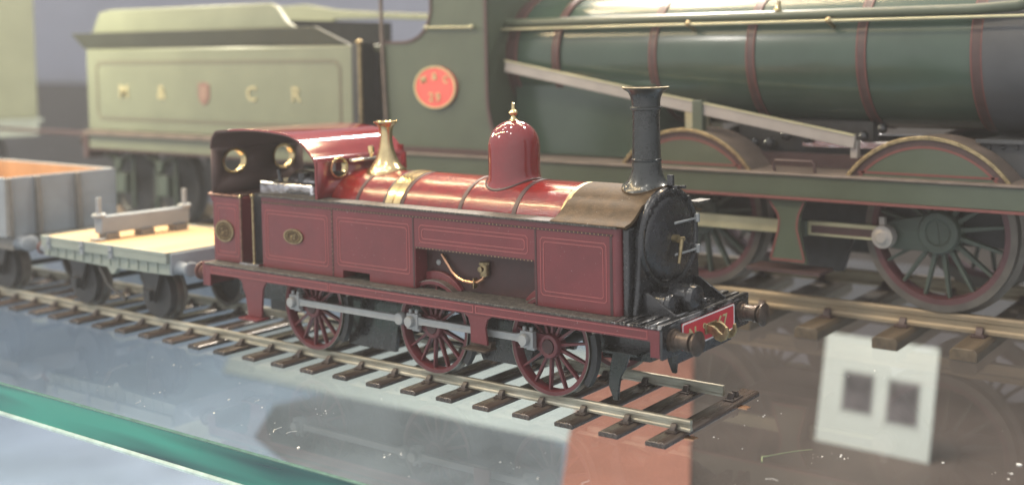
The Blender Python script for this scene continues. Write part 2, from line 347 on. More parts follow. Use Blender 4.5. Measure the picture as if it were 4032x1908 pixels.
# coupling rods
for d in (1, -1):
    y = lambda v: v*d
    for (a, b) in ((0, 1), (1, 2)):
        xa, xb = WX[a]+CRK[0], WX[b]+CRK[0]; z = WZ+CRK[1]+(.0 if a == 0 else .1)
        m = MB(); pts = [(xa+1.4, z-.95), (xa+3, z-.68), (xb-4.2 if a == 0 else xb-3, z-.68), (xb-3.6 if a == 0 else xb-1.4, z-.95)]
        pts += [(p[0], 2*z-p[1]) for p in pts[::-1]]
        m.prism(pts, 'y', y(-12.55), y(-11.75))
        rod = m.build('coupling_rod', STEELG, T, bev=.08)
        for xx, first in ((xa, True), (xb, False)):
            if a == 1 and first: continue
            e = MB()
            e.box(xx-1.35, xx+1.75, min(y(-12.75), y(-11.6)), max(y(-12.75), y(-11.6)), z-1.7, z+1.55)
            e.box(xx+.0, xx+1.9, min(y(-12.55), y(-11.7)), max(y(-12.55), y(-11.7)), z-2.0, z-1.5)
            for o in (-.7, 1.0): e.cyl((xx+o, y(-12.15), 0), 'z', .38, z+1.5, z+2.35, 10)
            e.build('rod_bearing', STEELG, rod, bev=.12)
        for xx in ((xa, xb) if a == 0 else (xb,)):
            p = MB(); p.lathe([(0, y(-13.75)), (1.0, y(-13.7)), (1.12, y(-13.5)), (1.12, y(-12.6)), (0, y(-12.6))], (xx, 0, z), 'y', 24)
            p.build('crank_pin', STEELG, rod)
        if a == 0:
            f = MB(); f.lathe([(0, y(-12.85)), (1.15, y(-12.8)), (1.3, y(-12.5)), (1.3, y(-11.7))], (xb-3.7, 0, z), 'y', 24); f.build('knuckle_joint', STEELG, rod)
# frames
for d in (-1, 1):
    m = MB()
    m.prism([(-123, 17.4), (-123, 11.5), (-104, 11.5), (-98, 15.5), (-86, 15.5), (-85.5, 4.6), (-71, 4.6), (-70, 11), (-62, 15), (-50, 15), (-46, 6.5), (-34, 6.5), (-31, 15), (-17, 15), (-15.5, 11), (-5, 11.4), (1.8, 14.5), (1.8, 19.6), (-123, 19.6)], 'y', d*7.2, d*6.4)
    m.build('main_frame', BLACK, T)
for xa, xb in ((-84, -72), (-45, -35)): MB().box(xa, xb, -6.3, 6.3, 6.8, 16).build('frame_stretcher', BLACKM, T)
MB().box(-113, -104, -6.3, 6.3, 9, 17).build('ash_pan', BLACKM, T)
for d in (-1, 1):
    m = MB(); m.tube([(-105, d*5, 13), (-98, d*5.2, 8.2), (-80, d*5.2, 7.8), (-60, d*5.2, 8), (-35, d*5.2, 7.8)], .35); m.build('brake_rod', BLACKM, T)
for x in WX:
    m = MB(); m.prism(ribbon(arc(x, WZ, 10.3, -38, 18, 8), 1.3), 'y', -9.3, -10.6); m.prism(ribbon(arc(x, WZ, 10.3, -38, 18, 8), 1.3), 'y', 9.3, 10.6); m.build('brake_block', BLACKM, T)
# footplate, valances, brackets
m = MB(); m.box(-124.8, -8, -14.62, 14.62, 19.75, 20.25); m.build('footplate', DIRTY, T, bev=.08)
m = MB(); m.box(-7.99, 2.9, -14.62, 14.62, 19.75, 20.2)
for xa, xb, h in ((-6.2, -4.6, .28), (-3.4, -1.6, .34), (-.5, .8, .34), (1.7, 2.9, .42)): m.box(xa, xb, -14.6, 14.6, 20.2, 20.2+h)
m.build('front_footplate', GLINT, T, bev=.12)
for d in (-1, 1):
    m = MB()
    m.prism([(-124.8, 14.9), (-122.9, 14.9), (-122.9, 17.65), (.3, 17.65), (.3, 14.9), (2.3, 14.9), (2.3, 19.74), (-124.8, 19.74)], 'y', d*14.0, d*14.5)
    v = m.build('valance', RED, T, bev=.08)
    m = MB()
    for a, b in ((-122.4, -82.5), (-82, -41), (-40.4, -.2)): m.rect_loop(a, b, 17.95, 19.45, d*14.5, .17, ch=0, d=d)
    m.build('lining', LINE, v)
    m = MB()
    m.prism([(-113.2, 17.64)]+[(-111.0-.2*i, 17.0-i*.55) if i else (-112, 17.3) for i in range(3)]+[(-110.3, 14.0), (-109.6, 9.5), (-105, 9.6), (-104.6, 14), (-104.2, 16.2), (-103, 17.64)], 'y', d*13.9, d*14.4)
    m.box(-110.5, -104, min(d*13.2, d*16.2), max(d*13.2, d*16.2), 9.1, 9.5)
    m.build('step_bracket', RED, T, bev=.06)
    m = MB(); m.prism([(-43.6, 17.64), (-42.5, 16.9), (-42.0, 15.4), (-41.9, 12.2), (-37.7, 12.0), (-38.1, 15.4), (-37.6, 16.9), (-36.4, 17.64)], 'y', d*13.9, d*14.4)
    b = m.build('step_bracket', RED, T, bev=.06)
    m = MB(); m.box(-43.2, -37.0, min(d*12.6, d*15.6), max(d*12.6, d*15.6), 10.9, 11.3); m.box(-42.7, -37.4, min(d*12.4, d*13.8), max(d*12.4, d*13.8), 11.3, 12.4); m.build('step_tread', BUFF, b, bev=.06)
# buffer beams
m = MB(); m.box(2.31, 2.9, -14.5, 14.5, 14.6, 19.74); m.build('buffer_beam', BLACK, T, bev=.08)
m = MB(); m.box(-125.6, -124.85, -14.5, 14.5, 14.9, 20.2); m.build('buffer_beam', RED, T, bev=.08)
for y in (-11.4, 11.4):
    buffer(T, 2.9, y, 17.5, 1, BUFF, BUFF, .95, 4.9)
    buffer(T, -125.6, y, 17.3, -1, BUFR, BUFR, .95, 4.4)
m = MB(); m.box(2.92, 3.12, -8.75, 8.75, 14.95, 19.65); npl = m.build('number_plate', PLATER, T, bev=.06)
m = MB()
def yz_loop(m, y0, y1, z0, z1, x, w, th, ch):
    def ring(e):
        a, b, c, g = y0+e, y1-e, z0+e, z1-e; k = ch
        return [(a+k, c), (b-k, c), (b, c+k), (b, g-k), (b-k, g), (a+k, g), (a, g-k), (a, c+k)]
    o, i = ring(0), ring(w); n = 8; vs = [(x+th, *p) for p in o+i]+[(x, *p) for p in o+i]; fs = []
    for j in range(n):
        k = (j+1) % n; fs += [(j, k, n+k, n+j), (j, 2*n+j, 2*n+k, k), (n+j, n+k, 3*n+k, 3*n+j)]
    m.add(vs, fs)
yz_loop(m, -8.75, 8.75, 14.95, 19.65, 3.12, .27, .06, .25); m.build('white_border', WHITE, npl)
text_part('N', 3.3, (3.2, -5.6, 17.1), (0, 1, 0), (0, 0, 1), .05, GOLD, npl)
text_part('o', 2.0, (3.2, -1.7, 18.0), (0, 1, 0), (0, 0, 1), .05, GOLD, npl)
text_part('67', 3.3, (3.2, 4.4, 17.2), (0, 1, 0), (0, 0, 1), .05, GOLD, npl)
m = MB()
hk = [(3.1, 17.9), (4.6, 17.9), (5.4, 17.5), (6.0, 16.9), (6.6, 16.6), (7.1, 17.0), (7.2, 17.9), (7.75, 18.0), (8.0, 16.9), (7.5, 15.7), (6.4, 15.1), (5.2, 15.4), (4.4, 16.3), (3.1, 16.5)]
for y in (-1.1, 1.7): m.prism(hk, 'y', y-.28, y+.28)
m.box(3.13, 3.5, -1.7, 2.3, 16.2, 18.1)
m.build('coupling_hook', BRASSD, T, bev=.12)
# guard irons
for d in (-1, 1):
    m = MB()
    pr = [(-9.6, 13.2), (-10.6, 10.4), (-11.3, 8.5), (-11.5, 6.6), (-11.1, 4.2)]
    wd = [1.9, 1.7, 1.25, 1.1, .45]; n = len(pr)
    vs = []
    for (x, z), h in zip(pr, wd):
        vs += [(x-h, d*9.3-.3, z), (x+h, d*9.3-.3, z), (x+h, d*9.3+.3, z), (x-h, d*9.3+.3, z)]
    vs = [(x+(0 if d < 0 else 11), y, z) if 0 else (x, y, z) for x, y, z in vs]
    fs = [(4*i+j, 4*i+(j+1) % 4, 4*i+4+(j+1) % 4, 4*i+4+j) for i in range(n-1) for j in range(4)]+[(0, 1, 2, 3), (4*n-4, 4*n-3, 4*n-2, 4*n-1)]
    m.add(vs, fs); m.box(-14, -6, min(d*6.5, d*9.9), max(d*6.5, d*9.9), 12.8, 13.3); m.build('guard_iron', CHIM, T, bev=.1)
m = MB(); m.box(1.0, 2.3, -9, 9, 12.6, 14.7); m.build('front_stay', BLACK, T, bev=.1)
# side tanks
def side_tank(d):
    m = MB()
    o = [(-107.6, 20.26), (-81, 20.26), (-81, 21.9), (-72.9, 21.9), (-72.9, 20.26), (-59.3, 20.26), (-59.3, 28.4), (-27.9, 28.4), (-27.9, 20.26), (-9.3, 20.26), (-9.3, 36), (-107.6, 36)]
    m.prism(o, 'y', d*8.6, d*11.8)
    # rounded front corner
    m.prism([(-9.3, d*8.6), (-9.3, d*11.8)]+[(-9.3+1.2*math.sin(a*PI/12), d*(10.6+1.2*math.cos(a*PI/12))) for a in range(1, 7)]+[(-8.1, d*8.6)], 'z', 20.26, 36)
    t = m.build('side_tank', RED, T, bev=.10)
    m = MB()
    for a, b, c, e in ((-106.3, -85.5, 22.2, 33.2), (-82.6, -60.8, 22.9, 33.2), (-58.1, -29.4, 29.7, 33.3), (-26.4, -10.9, 22.4, 33.3)):
        m.rect_loop(a, b, c, e, d*11.8, .16, ch=.5, d=d); m.rect_loop(a+.75, b-.75, c+.75, e-.75, d*11.8, .16, ch=.4, d=d)
    m.rect_loop(-9.0+0, -8.75, 21, 34.4, d*11.55, .12, d=d)
    m.build('lining', LINE, t)
    m = MB()
    for x in (-84.1, -59.75, -27.5): m.box(x-.22, x+.22, min(d*11.8, d*11.86), max(d*11.8, d*11.86), 20.4 if x < -60 and x > -80 or x < -80 else 20.4, 34.6)
    m.box(-10.2, -9.6, min(d*11.8, d*11.86), max(d*11.8, d*11.86), 20.4, 34.6)
    m.box(-107.4, -9.4, min(d*11.8, d*11.9), max(d*11.8, d*11.9), 34.6, 34.95)
    m.box(-59.2, -28, min(d*11.8, d*11.87), max(d*11.8, d*11.87), 28.42, 28.8)
    m.build('panel_edging', LINED, t)
    m = MB()
    for k in range(104): m.ball((-106.6+.94*k, d*11.9, 34.78), .13, 6)
    for k in range(34): m.ball((-58.8+.92*k, d*11.88, 28.6), .12, 6)
    for k in range(14): m.ball((-84.1, d*11.86, 21.3+.98*k), .1, 6)
    m.build('rivet_row', BRASSD, t)
    m = MB(); m.box(-107.9, -8.3, min(d*8.2, d*12.45), max(d*8.2, d*12.45), 36.02, 36.5)
    m.build('tank_top', DIRTY, t, bev=.12)
    # recess behind the opening
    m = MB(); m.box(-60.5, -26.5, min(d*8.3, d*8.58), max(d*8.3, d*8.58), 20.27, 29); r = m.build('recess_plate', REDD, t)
    m = MB()
    for cx in (-56.0, -25.3):
        pts = [p for p in arc(cx, 14.6, 9.1, 0, 180, 40) if p[1] > 20.3 and -59 < p[0] < -28]
        m.prism([(pts[0][0], 20.27)]+pts+[(pts[-1][0], 20.27)], 'y', d*8.6, d*9.6)
    m.build('wheel_splasher', RED, t, bev=.1)
    if d < 0:
        m = MB(); m.tube([(-54.6, -9.1, 27.2), (-53.2, -9.2, 25.6), (-51.5, -9.4, 23.9), (-49.8, -9.6, 22.9), (-48, -9.8, 22.5), (-46, -9.8, 22.4), (-44.4, -9.6, 22.6), (-43.3, -9.4, 23.3), (-42.9, -9.3, 24.2)], .33)
        f = m.build('feed_pipe', COPPER, t)
        m = MB(); m.cyl((-42.9, -9.3, 0), 'z', .95, 23.9, 26.7, 16); m.cyl((-42.9, -9.3, 0), 'z', 1.15, 26.2, 26.6, 6); m.cyl((-42.9, 0, 25.4), 'y', .55, -10.7, -9.8, 12); m.build('check_valve', BRASSD, f)
        m = MB(); m.box(-45.2, -44.95, -10.3, -9.3, 21.4, 23.4); m.build('pipe_clip', BRASSD, f)
        m = MB(); m.lathe([(0, -8.95), (.35, -8.95), (.6, -8.75), (.6, -8.6)], (-56.1, 0, 25.3), 'y', 14); m.build('bolt', STEELG, t)
    return t
tk = side_tank(-1); side_tank(1)
m = MB()
def oval(m, cx, cz, rx, rz, y0, y1, n=40, pointed=0.): 
    m.prism([(cx+rx*math.cos(2*PI*i/n)*(1+pointed*abs(math.cos(2*PI*i/n))**8), cz+rz*math.sin(2*PI*i/n)) for i in range(n)], 'y', y0, y1)
def oval_plate(parent, cx, cz, rx, rz, y, base, rim, pointed=0.):
    m = MB(); oval(m, cx, cz, rx, rz, y-.18, y, pointed=pointed); p = m.build('works_plate', base, parent)
    m = MB(); n = 40; vs = []
    for k, (q, yy) in enumerate(((1, y-.28), (.84, y-.28), (.84, y-.18), (1, y-.18))): vs += [(cx+rx*q*math.cos(2*PI*i/n), yy, cz+rz*q*math.sin(2*PI*i/n)) for i in range(n)]
    m.add(vs, [(k*n+i, k*n+(i+1) % n, ((k+1) % 4)*n+(i+1) % n, ((k+1) % 4)*n+i) for k in range(4) for i in range(n)]); m.build('plate_rim', rim, p)
    m = MB()
    for k in range(26):
        a = 2*PI*k/26; m.ball((cx+rx*.68*math.cos(a), y-.2, cz+rz*.66*math.sin(a)), .13, 6)
    for k in range(9): m.ball((cx+random.uniform(-.35, .35)*rx, y-.2, cz+random.uniform(-.3, .3)*rz), random.uniform(.12, .25), 6)
    m.build('raised_crest', rim, p)
oval_plate(tk, -96.7, 27.9, 3.2, 1.65, -11.8, BRONZE, BRASSD)
# bunker
m = MB()
m.box(-125.2, -114.9, -11.8, 11.8, 20.26, 35.2)
m.prism([(-126.6, 35.7), (-125.2, 33.8), (-124.9, 33.8), (-124.9, 35.7)], 'y', -11.9, 11.9)
bk = m.build('bunker', RED, T, bev=.15)
m = MB()
for y in (-11.9, 11.9): m.tube([(-126.4, y, 35.6), (-114.9, y, 35.5)], .28); m.tube([(-114.9, y, 35.5), (-114.9, y, 20.4)], .24)
m.tube([(-126.4, -11.9, 35.6), (-126.4, 11.9, 35.6)], .28)
m.build('beading', mat('dull_copper_beading', (.22, .115, .085), .4, .5, var=.4, scale=900), bk)
m = MB(); m.ball((-114.9, -11.9, 35.6), .5); m.build('corner_cap', BRASS, bk)
m = MB(); m.rect_loop(-124.2, -116, 21.6, 33.6, -11.8, .16, ch=.4); m.rect_loop(-123.3, -116.9, 22.5, 32.7, -11.8, .16, ch=.4); m.build('lining', LINE, bk)
m = MB(); m.box(-124, -116, -10.8, 10.8, 35.21, 35.5); m.build('bunker_top', REDD, bk)
oval_plate(bk, -120.9, 27.3, 3.35, 2.5, -11.8, BRONZE, BRASSD)
# cab floor, doorway, handrails
MB().box(-114.85, -107.7, -8.6, 8.6, 20.27, 36).build('doorway_back', BLACKM, T)
MB().box(-114.8, -108, -12.6, -9, 20.27, 20.8).build('doorway_floor', SILVER, T)
m = MB()
for d in (-1, 1):
    for x, top in ((-110.3, 36.0),): m.tube([(x, d*12.0, 20.3), (x, d*12.0, top)], .3); m.ball((x, d*12.0, top), .55); m.ball((x, d*12, 20.7), .45)
m.build('cab_handrail', BRASSD, T)
# cab sheet: one bent plate from the rear weatherboard over the roof down to the front weatherboard
prof = [(-124.9, 35.6), (-124.85, 46.3), (-124.6, 47.6), (-124.1, 48.7), (-123.4, 49.5), (-122.4, 50.1), (-118.2, 50.5), (-112.2, 50.8), (-106.3, 50.75), (-102, 50.5), (-98, 50.1), (-95.5, 49.5), (-93.4, 48.6), (-91.6, 47.4), (-90.1, 46.0), (-89.1, 45.1), (-88.5, 44.2), (-88.4, 42.5), (-88.4, 36.6)]
ext = []
for i in range(len(prof)-1):
    for k in range(3): ext.append((prof[i][0]+(prof[i+1][0]-prof[i][0])*k/3, prof[i][1]+(prof[i+1][1]-prof[i][1])*k/3))
ext.append(prof[-1])
HY = 12.0
cabm = bpy.data.meshes.new('cab_sheet')
def plate_with_holes(bm, x, z0, z1, holes, r, n=24):
    # flat weatherboard at x, y from -HY to HY, with round window openings
    outer = [bm.verts.new((0, -HY, z0)), bm.verts.new((0, HY, z0)), bm.verts.new((0, HY, z1)), bm.verts.new((0, -HY, z1))]
    ed = [bm.edges.new((outer[i], outer[(i+1) % 4])) for i in range(4)]
    for (hy, hz) in holes:
        vs = [bm.verts.new((0, hy+r*math.cos(2*PI*i/n), hz+r*math.sin(2*PI*i/n))) for i in range(n)]
        ed += [bm.edges.new((vs[i], vs[(i+1) % n])) for i in range(n)]
    bmesh.ops.triangle_fill(bm, use_beauty=True, use_dissolve=False, edges=ed)
    # drop faces inside the holes
    kill = [f for f in bm.faces if any((f.calc_center_median().y-hy)**2+(f.calc_center_median().z-hz)**2 < (r*.93)**2 for hy, hz in holes)]
    bmesh.ops.delete(bm, geom=kill, context='FACES_ONLY')
    for v in bm.verts: v.co.x = x
def sheet(name, x, z0, z1, m_, parent, r=2.25):
    bm = bmesh.new(); plate_with_holes(bm, x, z0, z1, [(-6.5, 42.8), (6.5, 42.8)], r)
    me = bpy.data.meshes.new(name); bm.to_mesh(me); bm.free()
    mb = MB(); mb.add([tuple(v.co) for v in me.vertices], [tuple(p.vertices) for p in me.polygons]); bpy.data.meshes.remove(me)
    o = mb.build(name, m_, parent)
    s = o.modifiers.new('thick', 'SOLIDIFY'); s.thickness = .45*MM; s.offset = 0
    return o
top = [p for p in prof if p[1] >= 46.25] + [(-88.45, 45.4), (-88.4, 44.9)]
top = [(-124.85, 46.2)]+[p for p in prof[1:16]]+[(-88.45, 43.9)]
fine = []
for i in range(len(top)-1):
    for k in range(4):
        p0 = Vector(top[max(i-1, 0)]); p1 = Vector(top[i]); p2 = Vector(top[i+1]); p3 = Vector(top[min(i+2, len(top)-1)]); u = k/4
        q = .5*((2*p1)+(p2-p0)*u+(2*p0-5*p1+4*p2-p3)*u*u+(3*p1-p0-3*p2+p3)*u**3); fine.append((q.x, q.y))
fine.append(top[-1])
ks_ = max(i for i, p in enumerate(fine) if p[0] < -117)
m = MB(); m.prism(ribbon(fine[:ks_+1], .42), 'y', -HY-.2, HY+.2); m.build('roof_rear_bend', CABIN, T, smooth=60)
m = MB(); m.prism(ribbon(fine[ks_:], .45), 'y', -HY-.25, HY+.25); roof = m.build('cab_roof', REDG, T, bev=.08, smooth=60)
m = MB(); m.prism(ribbon([(p[0], p[1]-.36) for p in fine[2:-3]], .2), 'y', -HY+.1, HY-.1); m.build('roof_lining', CABIN, roof)
fs_ = sheet('cab_front_sheet', -88.45, 36.6, 44.6, REDG, T, 1.95)
rs_ = sheet('cab_rear_sheet', -124.85, 35.6, 46.2, CABIN, T, 2.6)
for par, x, q in ((fs_, -88.45, .86), (rs_, -124.85, 1.16)):
    for y in (-6.5, 6.5):
        m = MB(); m.lathe([(2.15*q, -1.0), (2.4*q, -1.0), (2.45*q, .25), (2.72*q, .3), (2.66*q, .62), (2.3*q, .7), (2.15*q, .5), (2.15*q, -1.0)], (x, y, 42.8), 'x', 40); m.build('window_rim', BRASS, par)
MB().box(-112, -88.7, 11.5, 12.0, 36.6, 46.5).build('cab_side_sheet', REDG, T)
m = MB()
for y in (-1, 1): m.tube([(-88.4, y*(HY+.1), 36.6), (-88.4, y*(HY+.1), 44.8)], .28, 8)
m.build('sheet_edging', REDG, fs_)
MB().box(-87.9, -86.6, -4.2, 3.4, 43.9, 44.5).build('lamp_shelf', SILVER, fs_, bev=.1)
m = MB(); m.lathe([(0, 44.5), (.35, 44.5), (.45, 45.3), (.75, 45.5), (.75, 46.5), (.5, 47), (0, 47.1)], (-87, 1.2, 0), 'z', 16); m.build('whistle', BRASS, T)
# backhead and cab fittings
m = MB(); m.box(-116, -97, -6.6, 6.6, 33, 38.6); m.lathe([(0, -110), (4.2, -110), (4.6, -109), (4.6, -97), (0, -97)], (0, 0, 36.4), 'x', 20); m.build('boiler_backhead', SILVER, T, bev=.8)
m = MB(); m.tube([(-110, -4.5, 36), (-111.2, -4.2, 38.5), (-112.2, -3.8, 41)], .45); m.tube([(-108, -5, 35.8), (-109.6, -4.8, 38), (-111, -4.5, 40)], .4); m.cyl((-104.5, -3, 0), 'z', 1.3, 38, 40.6, 14); m.build('cab_lever', BLACK, T)
MB().box(-107.6, -88.7, -11.6, 11.6, 34.2, 35.9).build('tank_inner_top', BLACKM, T)
# boiler, bands, dome, safety valve cover
BZ, BR = 32.9, 9.25
m = MB(); m.lathe([(BR, -88.3), (BR, -20)], (0, 0, BZ), 'x', 96); bo = m.build('boiler', REDB, T)
for x0, x1, mm, r in ((-80.6, -79.6, REDD, .10), (-72.2, -71.3, REDD, .12), (-71.3, -69.1, BRASS, .28), (-69.0, -66.9, SILVER if 0 else BRASS, .22), (-66.9, -66, REDD, .1), (-50.6, -49.6, REDD, .12), (-36.4, -35.3, REDD, .12), (-24.6, -23.5, BRASSD, .14)):
    m = MB(); m.lathe([(BR, x0), (BR+r, x0+.05), (BR+r, x1-.05), (BR, x1)], (0, 0, BZ), 'x', 96); m.build('boiler_band', mm, bo)
def saddle(o, rbase, zb, n=48):
    pass
DX = -43.3
m = MB()
prof = [(5.12/.735*math.sin(PI/2*i/14), 48.7+5.2*math.cos(PI/2*i/14)) for i in range(15)]+[(5.12/.735, 46.5), (5.12/.735, 44)]
n = 64
def skirt(m, prof, cx, n, zfun, tail, k=1.0):
    """surface of revolution whose lower rings follow the boiler: tail = list of (radius, height above the boiler)"""
    vs = []; rings = 0; prof = [(r*k, z) for r, z in prof]; tail = [(r*k, h) for r, h in tail]
    for r, z in prof: vs += [(cx+r*math.cos(2*PI*i/n), r*math.sin(2*PI*i/n), z) for i in range(n)]; rings += 1
    for r, h in tail: vs += [(cx+r*math.cos(2*PI*i/n), r*math.sin(2*PI*i/n), zfun(r*math.sin(2*PI*i/n))+h) for i in range(n)]; rings += 1
    m.add(vs, [(i*n+j, i*n+(j+1) % n, (i+1)*n+(j+1) % n, (i+1)*n+j) for i in range(rings-1) for j in range(n)])
zb = lambda y: BZ+math.sqrt(max(0, BR*BR-y*y))
skirt(m, prof, DX, n, zb, [(6.97, 1.9), (7.05, 1.1), (7.25, .5), (7.6, .25), (7.75, .05), (7.7, -.3)], .735)
dm = m.build('steam_dome', REDG, T, smooth=60)
m = MB(); skirt(m, [], DX, n, zb, [(7.6, .32), (7.95, .22), (7.95, -.1)], .735); m.build('dome_flange', REDD, dm)
m = MB(); m.lathe([(1.0, 53.8), (.75, 54.05), (.45, 54.4), (.4, 54.75), (.75, 55.0), (.95, 55.35), (.75, 55.75), (.42, 56.0), (.40, 56.6), (.33, 57.3), (0, 57.45)], (DX, 0, 0), 'z', 20); m.build('dome_finial', BRASS, dm)
FX = -80.6
m = MB(); skirt(m, [(3.1, 52.35), (3.75, 52.75), (3.7, 52.5), (3.0, 52.1), (2.35, 51.5), (2.05, 50.6), (1.95, 49.5), (2.05, 48.2), (2.45, 46.6), (3.2, 44.9)], FX, 56, zb, [(4.3, 1.5), (5.4, .75), (6.3, .35), (6.35, -.1)], .665)
sv = m.build('safety_valve_cover', BRASS, T, smooth=60)
m = MB(); m.lathe([(0, 52.2), (2.05, 52.35)], (FX, 0, 0), 'z', 32); m.build('cover_bore', BRASSD, sv)
# smokebox
SX, SR, SZ = -5.4, 9.35, 33.0
sec = [(-12.5, 36.55), (-12.2, 36.75), (-11.0, 37.0), (-9.7, 37.7), (-8.4, 38.75), (-7.3, 39.75)]
sec = sec+[(SR*math.cos(math.radians(a)), SZ+SR*math.sin(math.radians(a))) for a in range(132, 44, -6)]+[(-p[0], p[1]) for p in sec[::-1]]
m = MB()
outer = sec; inner = [(p[0]*.96, p[1]-.45) for p in sec[::-1]]
poly = outer+inner
m.prism(poly, 'x', -23.4, SX-.9)
sb = m.build('smokebox_wrapper', BRONZE, T, smooth=40)
m = MB(); fr = [(-11.2, 20.27), (-11.2, 36.2)]
m.prism([(-10.4, 20.27), (-9.9, 24), (-9.45, 30)]+[(SR*math.cos(math.radians(a)), SZ+SR*math.sin(math.radians(a))) for a in range(180, -1, -6)]+[(9.45, 30), (9.9, 24), (10.4, 20.27)], 'x', SX-1.2, SX)
m.box(-8.0, -6.7, -11.0, 11.0, 20.27, 36.0)
sf = m.build('smokebox_front', BLACK, T, bev=.3)
m = MB(); m.lathe([(8.15, 0), (8.35, .35), (8.9, .5), (9.2, .3), (9.3, 0)], (SX, 0, SZ), 'x', 72)
for k in range(14): 
    a = math.radians(20+k*10.8); m.ball((SX+.45, 8.75*math.cos(a), SZ+8.75*math.sin(a)), .24, 8)
for a in (52, 76, 118, 140): 
    a = math.radians(a); m.box(SX+.1, SX+.9, 8.6*math.cos(a)-.5, 8.6*math.cos(a)+.5, SZ+8.6*math.sin(a)-.35, SZ+8.6*math.sin(a)+.35)
m.build('smokebox_ring', BLACK, T)
m = MB(); m.lathe([(0, .95), (2.5, .92), (5, .75), (7, .48), (7.75, .28), (7.9, 0)], (SX+.05, 0, SZ-.3), 'x', 64); dr = m.build('smokebox_door', BLACK, T, smooth=60)
for z in (35.6, 29.7):
    m = MB(); m.box(SX+.75, SX+1.15, .2, 7.9, z-.22, z+.22); m.cyl((SX+.9, 7.9, 0), 'z', .55, z-.8, z+.8, 12); m.build('door_hinge', SILVER if 0 else STEELG, dr, bev=.12)
m = MB(); m.cyl((0, -.2, 32.9), 'x', .75, SX+.7, SX+2.1, 16); m.tube([(SX+1.7, -.2, 32.9), (SX+1.9, .9, 32.7), (SX+2, 1.7, 32.6)], .42); m.tube([(SX+2.2, .7, 32.7), (SX+2.3, .2, 31), (SX+2.4, -.6, 28.4)], [.45, .38, .3]); m.build('door_handle', BRASSD, dr)
CX = -10.4
zs = lambda y: SZ+math.sqrt(max(0, SR*SR-y*y))
m = MB(); skirt(m, [(4.4, 60.1), (5.2, 60.75), (5.35, 60.72), (5.3, 60.5), (4.05, 59.85), (3.55, 59.0), (3.36, 58.1), (3.3, 57.2), (3.65, 57.05), (3.65, 56.65), (3.3, 56.5), (3.15, 55.8), (3.3, 47.5), (3.5, 47.4), (3.5, 47.05), (3.35, 46.9), (3.45, 45.6), (3.8, 44.6)], CX, 64, zs, [(4.35, 1.35), (5.1, .7), (5.75, .38), (5.8, .05), (5.7, -.3)], .81)
ch = m.build('chimney', CHIM, T, smooth=40)
m = MB(); m.lathe([(4.40, 60.62), (4.40, 60.84), (4.05, 60.86)], (CX, 0, 0), 'z', 64); m.build('chimney_rim', BRASSD, ch)
m = MB(); m.lathe([(3.55, 60.1), (2.4, 58.9), (2.35, 50), (0, 50)], (CX, 0, 0), 'z', 40); m.build('chimney_bore', BLACKM, ch)
m = MB(); skirt(m, [], CX, 64, zs, [(5.6, .42), (5.85, .3), (5.85, -.1)], .81); m.build('chimney_base_rim', BRONZE, ch)
m = MB(); m.box(-5.6, -4.4, -.3, .3, 42.2, 44.6); m.box(-5.6, -3.4, -.3, .3, 42.2, 42.7); m.tube([(-6, 2.5, 41.9), (-3.8, 3.2, 42.1)], .3); m.build('lamp_iron', BLACK, T)
m = MB(); m.box(-6.2, -3.6, 7.2, 11.6, 38.4, 38.8); m.build('lamp_bracket', DIRTY, T)
# front of the footplate: cylinder covers and gussets
m = MB(); m.lathe([(0, 3.0), (1.3, 2.95), (2.35, 2.7), (2.5, 2.4), (2.5, -2.4)], (-1.0, -1.6, 22.5), 'x', 28); m.lathe([(2.5, 1.6), (2.72, 1.6), (2.72, 1.1), (2.5, 1.1)], (-1.0, -1.6, 22.5), 'x', 28); m.cyl((-1, -.9, 22.2), 'x', .5, 2.7, 4.2, 12); m.box(-1.2, 3.2, -1.2, .6, 21.6, 22.2)
m.build('cylinder_cover', BLACK, T, bev=.08)
m = MB(); m.lathe([(0, 2.2), (1.0, 2.15), (1.75, 1.9), (1.9, 1.6), (1.9, -2.4)], (-2.2, -6.3, 22.2), 'x', 24); m.lathe([(1.9, 1.0), (2.1, 1.0), (2.1, .6), (1.9, .6)], (-2.2, -6.3, 22.2), 'x', 24); m.build('cylinder_cover', BLACK, T)
for y in (-8.4, 8.2):
    m = MB(); m.prism([(SX+.02, 20.4), (SX+.02, 24.4), (SX+1.2, 24.3), (1.6, 20.9), (1.6, 20.4)], 'y', y-.25, y+.25); m.build('frame_gusset', BLACK, T, bev=.1)

# ------------------------------------------------------------------ flat wagon with swivelling bolster
def wagon_wheels(t, xs, y0, R, m, tm, cz):
    for x in xs:
        for d in (-1, 1):
            a = MB(); a.lathe([(0, -d*.3), (1.6, -d*.3), (2.0, -d*.1), (R-1.4, d*.1), (R-1.2, -d*.1), (R-.5, -d*.1), (R-.5, d*1.6), (0, d*1.6)], (x, d*-y0 if 0 else (-y0 if d < 0 else y0), cz), 'y', 36)
            b = a.build('wheel', m, t)
            e = MB(); yy = -y0 if d < 0 else y0
            e.lathe([(R-.5, 0), (R, 0), (R, -d*1.4), (R+.6, -d*1.6), (R+.5, -d*2.0), (R-.5, -d*2.0)], (x, yy, cz), 'y', 40); e.build('tyre', tm, b)
        MB().cyl((x, 0, cz), 'y', .8, -y0, y0, 12).build('axle', BLACKM, t)
W1 = thing('flat_wagon', 'grey flat wagon with pale wooden deck carrying a grey swivelling bolster beam', 'model wagon', (-167.5, 0, 3.24))
m = MB(); m.box(-195, -139.9, -14.5, 14.5, 18.3, 20.2); m.build('side_rail', WGREEN, W1, bev=.15)
m = MB(); m.box(-194.2, -140.7, -13.9, 13.9, 20.2, 20.75); m.build('deck', WOODP, W1)
m = MB()
for d in (-1, 1): m.box(-195, -139.9, min(d*13.9, d*14.6), max(d*13.9, d*14.6), 20.2, 21.03)
